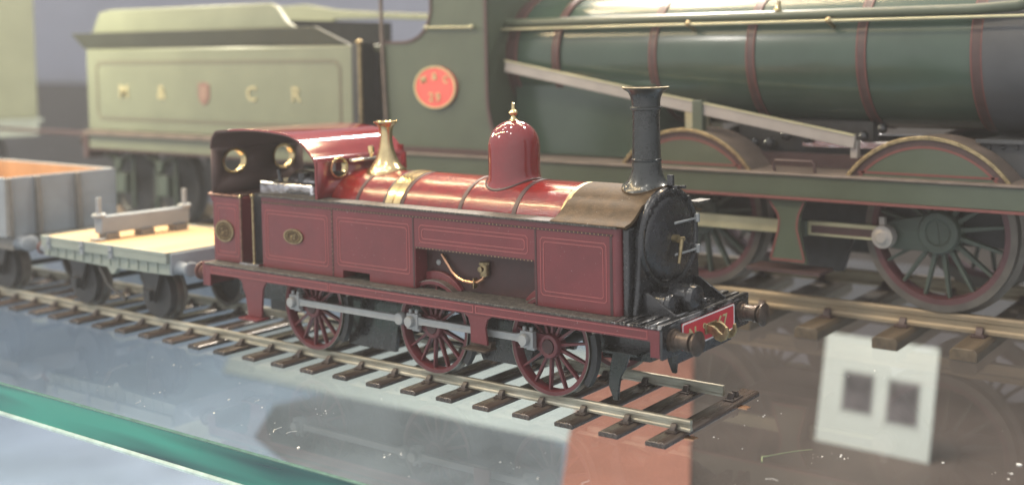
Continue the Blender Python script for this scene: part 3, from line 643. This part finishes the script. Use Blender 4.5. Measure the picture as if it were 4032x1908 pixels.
for x in (-194.9, -140.5): m.box(x-.0, x+.6, -13.9, 13.9, 20.2, 21.0)
m.build('deck_curb', WGREEN, W1, bev=.08)
for d in (-1, 1):
    m = MB(); m.prism([(-195, 15.7), (-166, 15.2), (-164.5, 13.6), (-163.3, 13.6), (-161.8, 15.2), (-139.9, 15.5), (-139.9, 18.3), (-195, 18.3)], 'y', d*12.6, d*13.7); sb_ = m.build('solebar', WGREEN, W1, bev=.1)
    m = MB()
    for k in range(13): m.box(-193+4*k, -192.4+4*k, min(d*13.7, d*14.0), max(d*13.7, d*14.0), 15.9, 18.2)
    m.build('solebar_strap', WGREEN, sb_)
    m = MB()
    for x in (-191, -175.4, -162.6): m.box(x-.8, x+.8, min(d*14.5, d*14.85), max(d*14.5, d*14.85), 17.8, 21.1); m.ball((x, d*14.9, 19.6), .45, 8)
    m.build('iron_strap', WGREY, W1)
    for x in (-182.5, -150.3):
        m = MB(); m.prism([(x-4, 15.5), (x-1.3, 9), (x-1.3, 7.6), (x+1.3, 7.6), (x+1.3, 9), (x+4, 15.5)], 'y', d*11.6, d*12.2); m.box(x-1.2, x+1.2, min(d*11.6, d*13.4), max(d*11.6, d*13.4), 8.2, 10.8); m.build('axle_guard', BLACKM, W1)
    m = MB(); m.tube([(-170, d*13.3, 14.6), (-166, d*13.6, 10.6), (-158, d*13.8, 8.0)], .4); m.build('brake_lever', BLACKM, W1)
for x, e in ((-139.9, 1), (-195, -1)):
    m = MB(); m.box(min(x, x+.6*e), max(x, x+.6*e), -13.6, 13.6, 15.5, 20.6); m.build('end_beam', WGREY, W1, bev=.1)
    for y in (-11.4, 11.4): buffer(W1, x+.6*e, y, 17.0, e, WGREY, BUFR if e < 0 else WGREY, .8, 4.0)
wagon_wheels(W1, (-182.5, -150.3), 9.2, 6.3, BLACKM, BTYRE, 9.5)
m = MB(); m.prism([(-176.3, -11.0), (-173.1, -10.9), (-171.3, 11.2), (-174.4, 11.1)], 'z', 22.4, 26.8); bs = m.build('bolster_beam', WGREY, W1, bev=.25)
m = MB()
for y in (-8.5, 0, 8.5): m.box(-176-.0+.11*(y+11)-.4, -172.6+.11*(y+11), y-1.6, y+1.6, 20.76, 22.39)
m.build('bolster_block', WDARK, bs)
for x, y in ((-174.7, -10.6), (-172.8, 10.8)):
    m = MB(); m.cyl((x, y, 0), 'z', .62, 26.4, 31.6, 14); m.lathe([(1.5, 26.6), (1.7, 27.2), (1.3, 27.6), (.7, 27.6)], (x, y, 0), 'z', 16); m.ball((x+1.7, y-.3, 27.1), .55, 8); m.build('stanchion_pin', STEELG, bs)
m = MB()
for k in range(4): m.lathe([(.55+.25*math.cos(2*PI*i/8), .25*math.sin(2*PI*i/8)) for i in range(9)], (-174.9+.9*k, -12.2+.3*k, 21.2), 'z', 12)
m.build('chain', STEELG, bs)

# ------------------------------------------------------------------ open wagon at the far left
W2 = thing('open_wagon', 'grey open plank wagon with bare wood inside and dark end posts', 'model wagon', (-245, 0, 3.24))
XE = -212.0; XB = -278
m = MB(); m.box(XE-1.2, XE, -14.4, 14.4, 19, 35.1); e1 = m.build('wagon_end', WGREY, W2, bev=.12)
m = MB()
for z in (22.2, 25.4, 28.6, 31.8): m.box(XE, XE+.04, -14.35, 14.35, z-.1, z+.1)
m.build('plank_gap', mat('grey_plank_gap', (.24, .26, .27), .7), e1)
for y in (-14.2, -6.9, 3.5):
    m = MB(); m.prism([(XE+.05, 19.5), (XE+2.3, 19.5), (XE+1.5, 35.0), (XE+.05, 35.0)], 'y', y-.55, y+.55); m.build('end_post', WDARK, W2, bev=.1)
MB().box(XB, XB+1.2, -14.4, 14.4, 19, 35.1).build('wagon_end', WGREY, W2, bev=.12)
for d in (-1, 1):
    m = MB(); m.box(XB, XE, min(d*13.5, d*14.55), max(d*13.5, d*14.55), 19, 35.1); m.build('wagon_side', WGREY, W2, bev=.12)
    m = MB(); m.box(XB+1.3, XE-1.3, min(d*13.2, d*13.48), max(d*13.2, d*13.48), 21.1, 34.9); 
    m.build('wood_lining', WOOD, W2)
m = MB(); m.box(XB+1.3, XB+1.6, -13.1, 13.1, 21.1, 34.9); m.build('wood_lining', WOODP, W2)
m = MB(); m.box(XB+.1, XE-.1, -13.4, 13.4, 19.2, 21); m.build('wagon_floor', WOOD, W2)
m = MB(); m.box(XB, XE+.5, -13.4, 13.4, 15.4, 18.95); m.build('underframe', WDARK, W2, bev=.1)
for y in (-11.4, 11.4): buffer(W2, XE+.5, y, 17.4, 1, WGREY, WGREY, .95, 4.4)
wagon_wheels(W2, (-222, -268), 9.2, 6.3, BLACKM, BTYRE, 9.5)
for d in (-1, 1):
    for x in (-222, -268):
        m = MB(); m.prism([(x-4, 15.4), (x-1.3, 9), (x-1.3, 7.6), (x+1.3, 7.6), (x+1.3, 9), (x+4, 15.4)], 'y', d*11.6, d*12.2); m.box(x-1.2, x+1.2, min(d*11.6, d*13.4), max(d*11.6, d*13.4), 8.2, 10.8); m.build('axle_guard', BLACKM, W2)

# ------------------------------------------------------------------ track and large green engine behind
YC = 86.6
track('brown rails on thick wooden sleepers beneath the large green engine', 'model track', None, [28.5-19*k for k in range(-2, 32)], YC, 29.75, 6.35, 2.86, 33.0, 7.23, [(-640, 110), (-640, 110)], BSLEEP, BANDM, BRAIL, 1.7, 4.0)
G = thing('green_locomotive', 'large green engine with red number plate behind the maroon engine', 'model locomotive', (-20, YC, 7.23))
FX0, FX1 = -152, 78
m = MB(); m.box(FX0, FX1, 58.0, 115.2, 37.95, 38.6); m.build('running_plate', BROWNP, G, bev=.2)
for s in (-1, 1):
    Y = lambda a: YC+s*(YC-a)*-1 if 0 else (a if s < 0 else 2*YC-a)
    yy = lambda a, b: (min(Y(a), Y(b)), max(Y(a), Y(b)))
    m = MB(); m.box(FX0, FX1, *yy(58.6, 59.7), 33.0, 37.93); v = m.build('valance', GREEN, G, bev=.15)
    m = MB(); m.box(FX0, FX1, *yy(58.3, 59.6), 32.3, 32.98); m.build('valance_edging', BANDR, v, bev=.1)
    for cx in (-42.9, 21.6):
        R = 24.2; cz = 47.86-R
        pts = [p for p in arc(cx, cz, R-.5, 38, 142, 40)]
        m = MB(); m.prism(pts, 'y', Y(61.0), Y(61.8)); sp_ = m.build('splasher', GREEN, G)
        m = MB(); m.prism(ribbon(arc(cx, cz, R-.1, 37.6, 142.4, 48), .9), 'y', Y(60.4), Y(61.2)); m.build('splasher_beading', BRASSD, sp_, bev=.1)
        m = MB(); m.prism(ribbon(arc(cx, cz, R-2.2, 42, 138, 48), .55), 'y', Y(60.9), Y(60.98)); m.box(cx-16.5, cx+16.5, *yy(60.9, 60.98), 39.2, 39.7); m.build('splasher_lining', BANDR, sp_)
        m = MB(); m.prism(ribbon(arc(cx, cz, R-.75, 38, 142, 48), .25), 'y', Y(60.88), Y(60.98)); m.prism(ribbon(arc(cx, cz, R-1.35, 40, 140, 48), 1.0), 'y', Y(60.93), Y(60.99)); m.build('dark_border', BANDM, sp_)
        m = MB(); m.prism(ribbon(arc(cx, cz, R-.5, 37, 143, 40), .9), 'y', Y(61.25), Y(73)); m.build('splasher_top', BROWNP, sp_)
    for cx in (-42.9, 22.0):
        spoked_wheel(G, cx, Y(68), 25.6, 18.35, 1.5, 1.6, 5.0, 16, -s, GREEND, BRIM, BTYRE, 4.0, .9, (-10.5, -1.2, 3.4))
    m = MB(); m.prism([(-18.3, 32.3), (-17.2, 31), (-15.9, 28.6), (-15.5, 27), (-15.7, 25), (-18, 17.2), (-8.0, 17.0), (-10.1, 25), (-10.0, 27), (-9.6, 29), (-8.6, 31.2), (-8.1, 32.3)], 'y', Y(59.8), Y(61)); gd = m.build('axle_guard', GREEN, G)
    m = MB(); m.prism(ribbon([(-17.8, 31.6), (-15.6, 28.6), (-15.2, 27), (-15.4, 25), (-17.6, 17.8)], .5), 'y', Y(59.7), Y(59.78)); m.prism(ribbon([(-8.6, 31.6), (-10.0, 28.6), (-10.4, 27), (-10.5, 25), (-8.5, 17.8)], .5), 'y', Y(59.7), Y(59.78)); m.box(-17.6, -8.5, *yy(59.7, 59.78), 17.3, 17.9); m.build('guard_lining', BANDR, gd)
    m = MB(); m.box(-24, -4, *yy(58.8, 66), 14.6, 15.4); m.build('guard_stay', BANDM, G)
    # outside rod along the wheels
    m = MB(); m.box(-108, -15.3, *yy(64.2, 65.6), 23.1, 26.4); m.box(-9.9, 9, *yy(64.2, 65.6), 23.2, 26.6); rd = m.build('connecting_rod', RODC, G, bev=.2)
    m = MB(); m.box(-8.8, 7.5, *yy(64.05, 64.18), 23.9, 25.7); m.build('rod_flute', BANDM, rd)
    m = MB(); m.box(-15.29, -9.91, *yy(63.7, 66.2), 22.9, 26.7); m.build('rod_strap', GREEND, rd, bev=.2)
    m = MB(); m.lathe([(0, 62.6), (1.2, 62.7), (1.9, 63.3), (2.6, 63.4), (2.75, 64), (2.75, 66), (0, 66)] if s < 0 else [(0, 2*YC-62.6), (1.9, 2*YC-63.3), (2.75, 2*YC-64), (2.75, 2*YC-66), (0, 2*YC-66)], (9.8, 0, 24.3), 'y', 28); m.box(8.8, 10.2, *yy(64.2, 65.4), 27, 28.8); m.build('rod_end', RODG, rd)
    # frames
    m = MB(); m.prism([(-150, 37.9), (-150, 22), (-66, 22), (-66, 12), (-62, 12), (-60, 22), (-26, 22), (-24, 13), (-5, 13), (-2, 22), (40, 22), (44, 14), (74, 14), (74, 37.9)], 'y', Y(73.5), Y(74.8)); m.build('main_frame', BLACKM, G)
    m = MB(); m.box(-60, 70, *yy(72.2, 73.2), 38.62, 42.0); m.build('frame_top', BANDM, G)
    m = MB(); m.box(-17, 18, *yy(75.2, 76.4), 43.3, 45.2); m.build('slide_bar', SILVER, G, bev=.2)
    m = MB(); m.tube([(-17.2, Y(61.2), 38.6), (-17.4, Y(61.2), 40.5), (-16.8, Y(61.2), 41.2), (-7.0, Y(61.2), 41.2), (-6.3, Y(61.2), 40.6), (-6.3, Y(61.2), 38.6)], .4); m.build('footstep_handle', BANDM, G)
    # cab side
    side = [(-149.9, 40.3), (-149.9, 71), (-141, 71), (-138, 71.5), (-135.2, 72.6), (-133, 74.3), (-131.3, 76.6), (-130.2, 79.6), (-129.9, 96), (-131, 100), (-108.8, 100), (-108.8, 56), (-108.5, 52), (-107.6, 48), (-106, 44), (-104.4, 40.3)]
    m = MB(); m.prism(side, 'y', Y(60.0), Y(60.8)); cs = m.build('cab_side', GREEN, G)
    m = MB(); m.prism(ribbon(side[1:10], .8), 'y', Y(59.7), Y(61)); m.prism(ribbon(side[10:], 1.1), 'y', Y(59.7), Y(59.98)); m.box(-150.6, -104, *yy(59.5, 62), 38.62, 40.28); m.build('cab_beading', BANDM, cs)
    m = MB(); m.tube([(-150.6, Y(59.4), 100), (-150.2, Y(59.4), 70), (-149.2, Y(59.4), 47)], .55); m.build('cab_pillar', BROWNP, cs)
    m = MB(); m.tube([(-131.2, Y(59.0), 75.2), (-113.5, Y(59.0), 75.0)], .35); m.ball((-131.2, Y(59), 75.2), .7); m.ball((-113.3, Y(59), 75), .7); m.build('cab_rail', RODC, cs)
    if s < 0:
        m = MB(); oval(m, -128.55, 57.85, 8.35, 6.15, 59.3, 59.98, 56); pl = m.build('number_plate', PLATEL, G)
        m = MB(); n = 56; vs = []
        for q, yq in ((1.0, 59.1), (.93, 59.1), (.93, 59.3), (1, 59.3)): vs += [(-128.55+8.35*q*math.cos(2*PI*i/n), yq, 57.85+6.15*q*math.sin(2*PI*i/n)) for i in range(n)]
        m.add(vs, [(k*n+i, k*n+(i+1) % n, ((k+1) % 4)*n+(i+1) % n, ((k+1) % 4)*n+i) for k in range(4) for i in range(n)]); m.build('plate_rim', GOLD, pl)
        for tx, x, z, rr in (('M', -133.0, 60.0, .22), ('&', -128.5, 61.0, 0), ('C', -124.0, 60.1, -.22)): text_part(tx, 3.0, (x, 59.15, z), (1, 0, rr), (-rr, 0, 1), .08, GOLD, pl)
        text_part('2 9', 3.6, (-128.6, 59.15, 54.9), (1, 0, 0), (0, 0, 1), .08, GOLD, pl)
    # reach rod sloping down along the boiler, near side only
    if s < 0:
        m = MB(); m.prism(ribbon([(-105.4, 63.8), (-75, 58.8), (-52, 55.0), (-40.8, 53.2), (-22, 50.1), (2.9, 46.0)], 3.0), 'y', 63.6, 64.4); rr_ = m.build('reach_rod', RODG, G, bev=.15)
        m = MB(); m.prism(ribbon([(-105.4, 65.45), (-75, 60.4), (-52, 56.6), (-40.8, 54.8), (-22, 51.7), (2.9, 47.6)], .4), 'y', 63.3, 64.5); m.build('rod_edge', RODC, rr_)
        m = MB(); m.box(-41.9, -38.9, 62.9, 65.0, 44, 55.2); m.build('rod_bracket', GREEN, rr_, bev=.2)
        m = MB(); m.box(1.3, 3.2, 64.6, 66.4, 42.1, 46.2); m.build('rod_post', RODG, rr_, bev=.2)
        m = MB(); m.box(-50.2, -45, 72, 76, 47, 52.2); m.build('spring_block', RODC, G, bev=.2)
        m = MB(); m.box(-36, 2, 76.5, 80, 38.7, 50); m.build('motion_plate', BLACKM, G)
        m = MB(); 
        for k in range(8): m.ball((-30+5*k+random.uniform(-1, 1), 74, 46+random.uniform(-2, 3)), random.uniform(.8, 1.9), 8)
        m.build('motion_gear', BLACK, G)
m = MB(); m.box(-109.6, -108.8, 60.9, 112.3, 40.3, 100); m.build('cab_front', GREEN, G)
m = MB(); m.prism([(58, 100)]+[(YC+28.6*math.cos(math.radians(a)), 98+9*math.sin(math.radians(a))) for a in range(170, 9, -10)]+[(115, 100)], 'x', -152, -106); m.build('cab_roof', GREEN, G)
m = MB(); m.box(-149.8, -109.7, 62, 111, 40.3, 42); m.box(-114, -109.7, 66, 107, 42, 72); m.build('cab_floor', BLACKM, G)
BZ2, BR2 = 66.0, 18.0
m = MB(); m.lathe([(BR2+.6, -108.7), (BR2+.6, -92)], (0, YC, BZ2), 'x', 96); m.box(-107, -58, YC-16.9, YC+16.9, 39, 62); m.build('firebox', GREENB, G)
m = MB(); m.lathe([(BR2, -91.9), (BR2, 32)], (0, YC, BZ2), 'x', 128); bo2 = m.build('boiler', GREENB, G)
for x, w_, r in ((-107.0, 4.5, .75), (-90.6, 2.2, .8), (-57.9, 2.4, .3), (-28.0, 2.5, .3), (2.4, 2.6, .3), (30.6, 2.8, .35)):
    m = MB(); m.lathe([(BR2, x-w_/2), (BR2+r, x-w_/2), (BR2+r, x+w_/2), (BR2, x+w_/2)], (0, YC, BZ2), 'x', 128); b = m.build('boiler_band', BANDM, bo2)
    m = MB()
    for e in (-.42, .42): m.lathe([(BR2+r, x+e*w_-.14), (BR2+r+.06, x+e*w_-.14), (BR2+r+.06, x+e*w_+.14), (BR2+r, x+e*w_+.14)], (0, YC, BZ2), 'x', 128)
    m.build('band_lining', BANDR, b)
m = MB(); m.lathe([(BR2+.8, 32.1), (BR2+.8, 78), (0, 78)], (0, YC, BZ2), 'x', 96); smk = m.build('smokebox', SMOKEB, G)
m = MB(); m.box(31, 78, 70.4, 102.8, 38.62, 47.0); m.box(30.5, 78, 68.6, 70.4, 46.4, 47.2); 
for k in range(14): m.ball((33+3.2*k, 70.3, 45.4), .55, 8)
m.build('smokebox_saddle', SMOKEB, G)
m = MB(); m.tube([(-109, 68.2, 76.0), (-20, 68.2, 76.05), (30, 68.2, 76.2), (40, 68.6, 76.8), (47, 70, 79), (52, 72, 82.5)], 1.25, 14); m.build('ejector_pipe', GREEN, bo2)
m = MB(); m.tube([(-109, 66.4, 74.3), (78, 66.4, 74.6)], .36); hr = m.build('handrail', RODC, bo2)
for x in (-45.0, -5.0, 50):
    m = MB(); m.ball((x, 66.4, 74.5), .85); m.tube([(x, 66.6, 74.4), (x, 69.2, 73.0)], .5); m.build('handrail_knob', BRASSD, hr)
m = MB(); m.ball((-19.6, 68, 77.6), .9); m.tube([(-19.6, 68, 76.8), (-18.8, 67.4, 79.6)], .5); m.build('pipe_union', BRASS, bo2)
# ------------------------------------------------------------------ tender
N = thing('green_tender', 'olive green tender with faint gilt letters and a red crest', 'model tender', (-238, YC, 7.23))
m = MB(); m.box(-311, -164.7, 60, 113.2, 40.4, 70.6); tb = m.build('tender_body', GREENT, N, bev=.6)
m = MB(); m.rect_loop(-304.6, -169.4, 44.5, 66.1, 60, .55, th=.1, ch=2.2); m.rect_loop(-303.6, -170.4, 45.5, 65.1, 60, .2, th=.1, ch=2.0); m.build('tender_lining', mat('faded_brown_lining', (.13, .115, .085), .5), tb)
FLARE = mat('shaded_olive_flare', (.052, .056, .040), .5, var=.12, scale=60)  # tender green darkened for the shade on the overhanging flare
def slant(name, q0, q1, off, par):
    # a thin leaning plate: lower edge q0, upper edge q1, thickness along off
    o = Vector(off); P = [Vector(p) for p in (q0[0], q0[1], q1[1], q1[0])]; vs = [tuple(p) for p in P]+[tuple(p+o) for p in P]
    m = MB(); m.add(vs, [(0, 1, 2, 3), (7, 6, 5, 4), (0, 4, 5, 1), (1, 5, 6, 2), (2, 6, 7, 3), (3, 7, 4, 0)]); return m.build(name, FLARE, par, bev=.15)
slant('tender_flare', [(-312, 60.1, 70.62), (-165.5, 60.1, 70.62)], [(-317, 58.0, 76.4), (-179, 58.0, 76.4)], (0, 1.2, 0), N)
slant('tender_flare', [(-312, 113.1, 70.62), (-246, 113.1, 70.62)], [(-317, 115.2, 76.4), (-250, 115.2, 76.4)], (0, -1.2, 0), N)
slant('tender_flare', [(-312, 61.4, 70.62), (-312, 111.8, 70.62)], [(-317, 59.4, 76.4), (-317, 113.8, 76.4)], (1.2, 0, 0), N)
m = MB(); m.prism([(-313, 76.6), (-307.5, 84.2), (-299, 85.0), (-208.5, 84.8), (-205, 83.8), (-200, 78.6), (-196, 76.6)], 'y', 63.5, 65.2); m.build('coal_guard', GREENT, N, bev=.3)
m = MB(); m.prism([(-313, 76.6), (-307.5, 84.2), (-299, 85.6), (-248, 87.0), (-231, 84.6), (-207, 83), (-168, 81.0), (-168, 79.0), (-206, 80.7), (-231, 80.9), (-238, 76.6)], 'y', 107, 108.6); m.build('coal_guard', GREENT, N, bev=.3)
m = MB(); m.box(-309, -200, 66, 106.5, 70.62, 79); m.build('coal_space', BLACKM, N)
for tx, x, mm_ in (('M', -286.8, GOLDF), ('&', -263.8, GOLDF), ('C', -213.5, GOLDF), ('R', -191.1, GOLDF)): text_part(tx, 6.8, (x, 59.85, 54.8), (1, 0, 0), (0, 0, 1), .1, mm_, tb, xs=1.15)
m = MB(); m.prism([(-242.4, 58.0), (-242.4, 53.6), (-241, 51.6), (-239.2, 50.8), (-237.4, 51.6), (-236, 53.6), (-236, 58.0), (-239.2, 58.8)], 'y', 59.8, 59.98); cr = m.build('crest', mat('faded_crest', (.20, .115, .095), .5), tb)
m = MB(); m.prism([(-241, 57), (-241, 54), (-239.2, 52.4), (-237.4, 54), (-237.4, 57)], 'y', 59.7, 59.79); m.build('crest_shield', mat('faded_red_crest', (.25, .16, .125), .5), cr)
m = MB(); m.box(-312, -153, 58.6, 114.6, 38.7, 40.38); m.build('tender_footplate', BROWNP, N, bev=.2)
for s in (-1, 1):
    Y = lambda a: a if s < 0 else 2*YC-a
    yy = lambda a, b: (min(Y(a), Y(b)), max(Y(a), Y(b)))
    m = MB(); m.box(-311, -154, *yy(60, 61.2), 33.8, 38.68); m.build('tender_frame', GREENT, N, bev=.2)
    m = MB(); m.box(-311, -154, *yy(59.7, 61.3), 33.1, 33.78); m.build('frame_edging', BANDM, N)
    for x in (-294, -268, -204, -240 if 0 else -232):
        if x == -232: continue
        R_ = 13.2
        a = MB(); a.lathe([(0, Y(67)), (2.5, Y(66.8)), (R_-2.4, Y(67.4)), (R_-2.0, Y(66.8)), (R_, Y(66.8)), (R_, Y(69)), (R_+1, Y(70)), (0, Y(70))], (x, 0, 20.4), 'y', 48); a.build('tender_wheel', BLACKM, N)
        a = MB()
        for k in range(5): a.prism(ribbon([(x-8+k*.9, 31.5-k*.05), (x, 29.6-k*.8), (x+8-k*.9, 31.5-k*.05)], .7), 'y', Y(60.6), Y(62.4))
        a.build('leaf_spring', GREEND, N)
        a = MB(); a.box(x-3, x+3, *yy(61.5, 64.5), 17.5, 25); a.box(x-6.5, x-5, *yy(62.6, 64), 12, 33); a.box(x+5, x+6.5, *yy(62.6, 64), 12, 33); a.build('axle_box', GREEND, N, bev=.4)
    m = MB(); m.box(-164.6, -161.6, *yy(60.2, 66), 40.4, 71.0); m.build('tender_step_plate', BLACKM, N)
    m = MB(); m.tube([(-160.9, Y(60), 46.5), (-160.9, Y(60), 71.2)], .6); m.ball((-160.9, Y(60), 71.2), 1.0); m.build('tender_handrail', BRASSD, N)
m = MB(); m.box(-164.6, -160.5, 66.1, 107, 40.4, 68.5); m.box(-164.6, -150.8, 66.1, 107, 36, 40.3); m.build('tender_front', BLACKM, N)
m = MB(); m.box(-315, -312.1, 60, 113, 30, 40); m.build('tender_buffer_beam', BANDM, N)
for y in (68, 105): buffer(N, -315, y, 36, -1, BUFF, BUFF, 1.7, 9)

# ------------------------------------------------------------------ green vehicle at the far left
V = thing('green_carriage', 'plain pale green model carriage end at the left edge behind the open wagon', 'model carriage', (-510, YC, 7.23))
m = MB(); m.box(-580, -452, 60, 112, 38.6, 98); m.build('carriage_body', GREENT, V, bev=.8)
m = MB(); m.prism([(59, 98.1)]+[(YC+28*math.cos(math.radians(a)), 98.5+8*math.sin(math.radians(a))) for a in range(175, 4, -10)]+[(114.5, 98.1)], 'x', -581, -451); m.build('carriage_roof', WHITE, V)
m = MB(); m.box(-580, -451.5, 58.5, 114, 37, 38.58); m.box(-580, -452, 61, 112, 30.4, 36.98); m.build('carriage_frame', WGREEN, V, bev=.3)
for x in (-480, -550):
    for s in (-1, 1):
        y = YC+s*18; a = MB(); a.lathe([(0, -s), (11, -s), (11.4, s), (12.4, 1.6*s), (12.4, 2.4*s), (0, 2.4*s)] if s < 0 else [(0, 1), (11, 1), (11.4, -1), (12.4, -2.4), (0, -2.4)], (x, y, 19.2), 'y', 40); a.build('carriage_wheel', BLACKM, V)
m = MB(); m.box(-451.4, -446, 84, 90, 33, 39); m.box(-445.9, -316, 85.5, 87.5, 35, 36.5); m.build('coupling_bar', BANDM, V)

# ------------------------------------------------------------------ things on the lower shelf, seen through the glass
PAPERP = [(-516.8, 243.6), (-625, 334), (-336, 388.7), (-284.8, 313.3), (-243.2, 249.7)]
DARKP = [(-414, 261.6), (-243.3, 246.9), (-199, 190.5), (-263.6, 137.6), (-394.4, 180.4), (-431, 218.2)]
SALP = [(-242.8, 249.9), (-336.4, 388.7), (-266.4, 399.6), (-188.4, 279), (-140.1, 205.4), (-189.1, 179)]
BRNP = [(-330, 420), (-420, 580), (150, 580), (180, 250), (-139.6, 205.6)]
CARD_O = (-135.0, 312.1, -129.0); CARD_X = (61.9, -2.6, 0); CARD_Y = (.9, 13.0, 52.3)
CARD_PH = [(.18, .50, .28, .71), (.58, .90, .24, .70)]
def flat(name, label, cat, poly, z, th, m_):
    m = MB(); m.prism(poly, 'z', z, z+th); return tag(m.build(name, m_, None, bev=.3), label, cat)
flat('paper_sheet', 'pale grey blue paper sheet lying under the glass below the track', 'paper', PAPERP, -129.8, 1.0, PAPERB)
flat('salmon_booklet', 'salmon pink booklet lying under the glass below the front of the track', 'booklet', SALP, -127.6, 3.0, SALMON)
flat('dark_reflection', 'dark grey folder under the glass standing in for the engine reflection', 'patch', DARKP, -129.6, .4, DARKC)  # dark sheet added where the shelf glass mirrors the engine
flat('brown_board', 'large dark brown board lying beneath the glass at the right', 'board', BRNP, -129.9, .8, BROWNC)
# leaning card with two photographs
PRINT = mat('soft_edged_print', (.13, .11, .125), .5, var=.5, scale=60); pt = PRINT.node_tree; pp = pt.nodes['Principled BSDF']; src = pp.inputs['Base Color'].links[0].from_socket
gt = pt.nodes.new('ShaderNodeTexCoord'); g1 = pt.nodes.new('ShaderNodeVectorMath'); g1.operation = 'SUBTRACT'; g1.inputs[1].default_value = (.5, .5, .5)
g2 = pt.nodes.new('ShaderNodeVectorMath'); g2.operation = 'ABSOLUTE'; g3 = pt.nodes.new('ShaderNodeSeparateXYZ'); g4 = pt.nodes.new('ShaderNodeMath'); g4.operation = 'MAXIMUM'
g5 = pt.nodes.new('ShaderNodeMapRange'); g5.interpolation_type = 'SMOOTHSTEP'; g5.inputs[1].default_value = .33; g5.inputs[2].default_value = .5; g6 = pt.nodes.new('ShaderNodeMix'); g6.data_type = 'RGBA'; g6.inputs[7].default_value = (.66, .68, .69, 1)
pt.links.new(gt.outputs['Generated'], g1.inputs[0]); pt.links.new(g1.outputs[0], g2.inputs[0]); pt.links.new(g2.outputs[0], g3.inputs[0]); pt.links.new(g3.outputs['X'], g4.inputs[0]); pt.links.new(g3.outputs['Z'], g4.inputs[1])
pt.links.new(g4.outputs[0], g5.inputs[0]); pt.links.new(g5.outputs[0], g6.inputs[0]); pt.links.new(src, g6.inputs[6]); pt.links.new(g6.outputs[2], pp.inputs['Base Color'])
def lean_card():
    t = thing('photo_card', 'white card with two dark photographs leaning below the glass at the right', 'card', CARD_O)
    o = Vector(CARD_O); ux = Vector(CARD_X); uy = Vector(CARD_Y); nn = ux.cross(uy).normalized()
    def quad(name, a, b, c, d, off, th, m_, par):
        w_, h_ = 1, 1
        P = [o+ux*p+uy*q for p, q in ((a, c), (b, c), (b, d), (a, d))]
        m = MB(); m.add([tuple(p+nn*off) for p in P]+[tuple(p+nn*(off+th)) for p in P], [(0, 3, 2, 1), (4, 5, 6, 7), (0, 1, 5, 4), (1, 2, 6, 5), (2, 3, 7, 6), (3, 0, 4, 7)])
        return m.build(name, m_, par)
    b = quad('card_back', 0, 1, 0, 1, -.8, .8, PAPERW, t)
    for a, e, c, d in CARD_PH: quad('photograph', a, e, c, d, .02, .1, PRINT, t)
lean_card()

# ------------------------------------------------------------------ haze volume added in place of the front pane's veil of reflections
hm = bpy.data.materials.new('haze_veil'); hm.use_nodes = True; ht = hm.node_tree; ht.nodes.clear()
ho = ht.nodes.new('ShaderNodeOutputMaterial'); hv = ht.nodes.new('ShaderNodeVolumePrincipled'); hv.inputs['Density'].default_value = HAZE
hv.inputs['Color'].default_value = (.96, .96, .97, 1); ht.links.new(hv.outputs[0], ho.inputs['Volume'])
hz = MB().box(-2400, 960, -300, 640, -1140, 380).build('haze', hm); hz['kind'] = 'stuff'

# ------------------------------------------------------------------ dust and a stray thread on the glass
m = MB(); rnd = random.Random(3)
def flake(x, y, z, r):
    k = rnd.choice((4, 5, 6)); a0 = rnd.uniform(0, 6.28); e = rnd.uniform(.4, 1)
    pts = [(x+r*math.cos(a0)*math.cos(2*PI*i/k)-e*r*math.sin(a0)*math.sin(2*PI*i/k), y+r*math.sin(a0)*math.cos(2*PI*i/k)+e*r*math.cos(a0)*math.sin(2*PI*i/k)) for i in range(k)]
    m.prism(pts, 'z', z, z+r*.5)
def spray(n, x0, x1, y0, y1):
    for k in range(n):
        if rnd.random() < .35:
            cx, cy = rnd.uniform(x0, x1), rnd.uniform(y0, y1)
            for q in range(rnd.randint(2, 5)): flake(cx+rnd.gauss(0, .9), cy+rnd.gauss(0, .9), .004, .05+.05*rnd.expovariate(1))
        else: flake(rnd.uniform(x0, x1), rnd.uniform(y0, y1), .004, .05+.07*rnd.expovariate(1))
spray(20, -2, 60, -35, 45); spray(34, -130, -10, -46, -18); spray(6, 8, 30, -12, 15)
for k in range(9):
    x, y, a = rnd.uniform(-120, 45), rnd.uniform(-45, -18), rnd.uniform(0, 6.28); L = rnd.uniform(.6, 1.6)
    m.tube([(x, y, .05), (x+L*math.cos(a), y+L*math.sin(a), .05), (x+1.8*L*math.cos(a+.4), y+1.8*L*math.sin(a+.4), .05)], .035, 4)
o = m.build('dust', DUSTM, None); o['kind'] = 'stuff'
m = MB(); m.tube([(21.5, -13.2, .12), (21.0, -12.2, .5), (21.3, -10.8, .25), (22.6, -8.4, .12), (24.4, -6.2, .15), (26.4, -4.6, .2)], [.14, .17, .08, .06, .06, .05], 6)
tag(m.build('thread', FIBREG, None), 'thin curled green thread lying on the glass below the white card', 'thread')
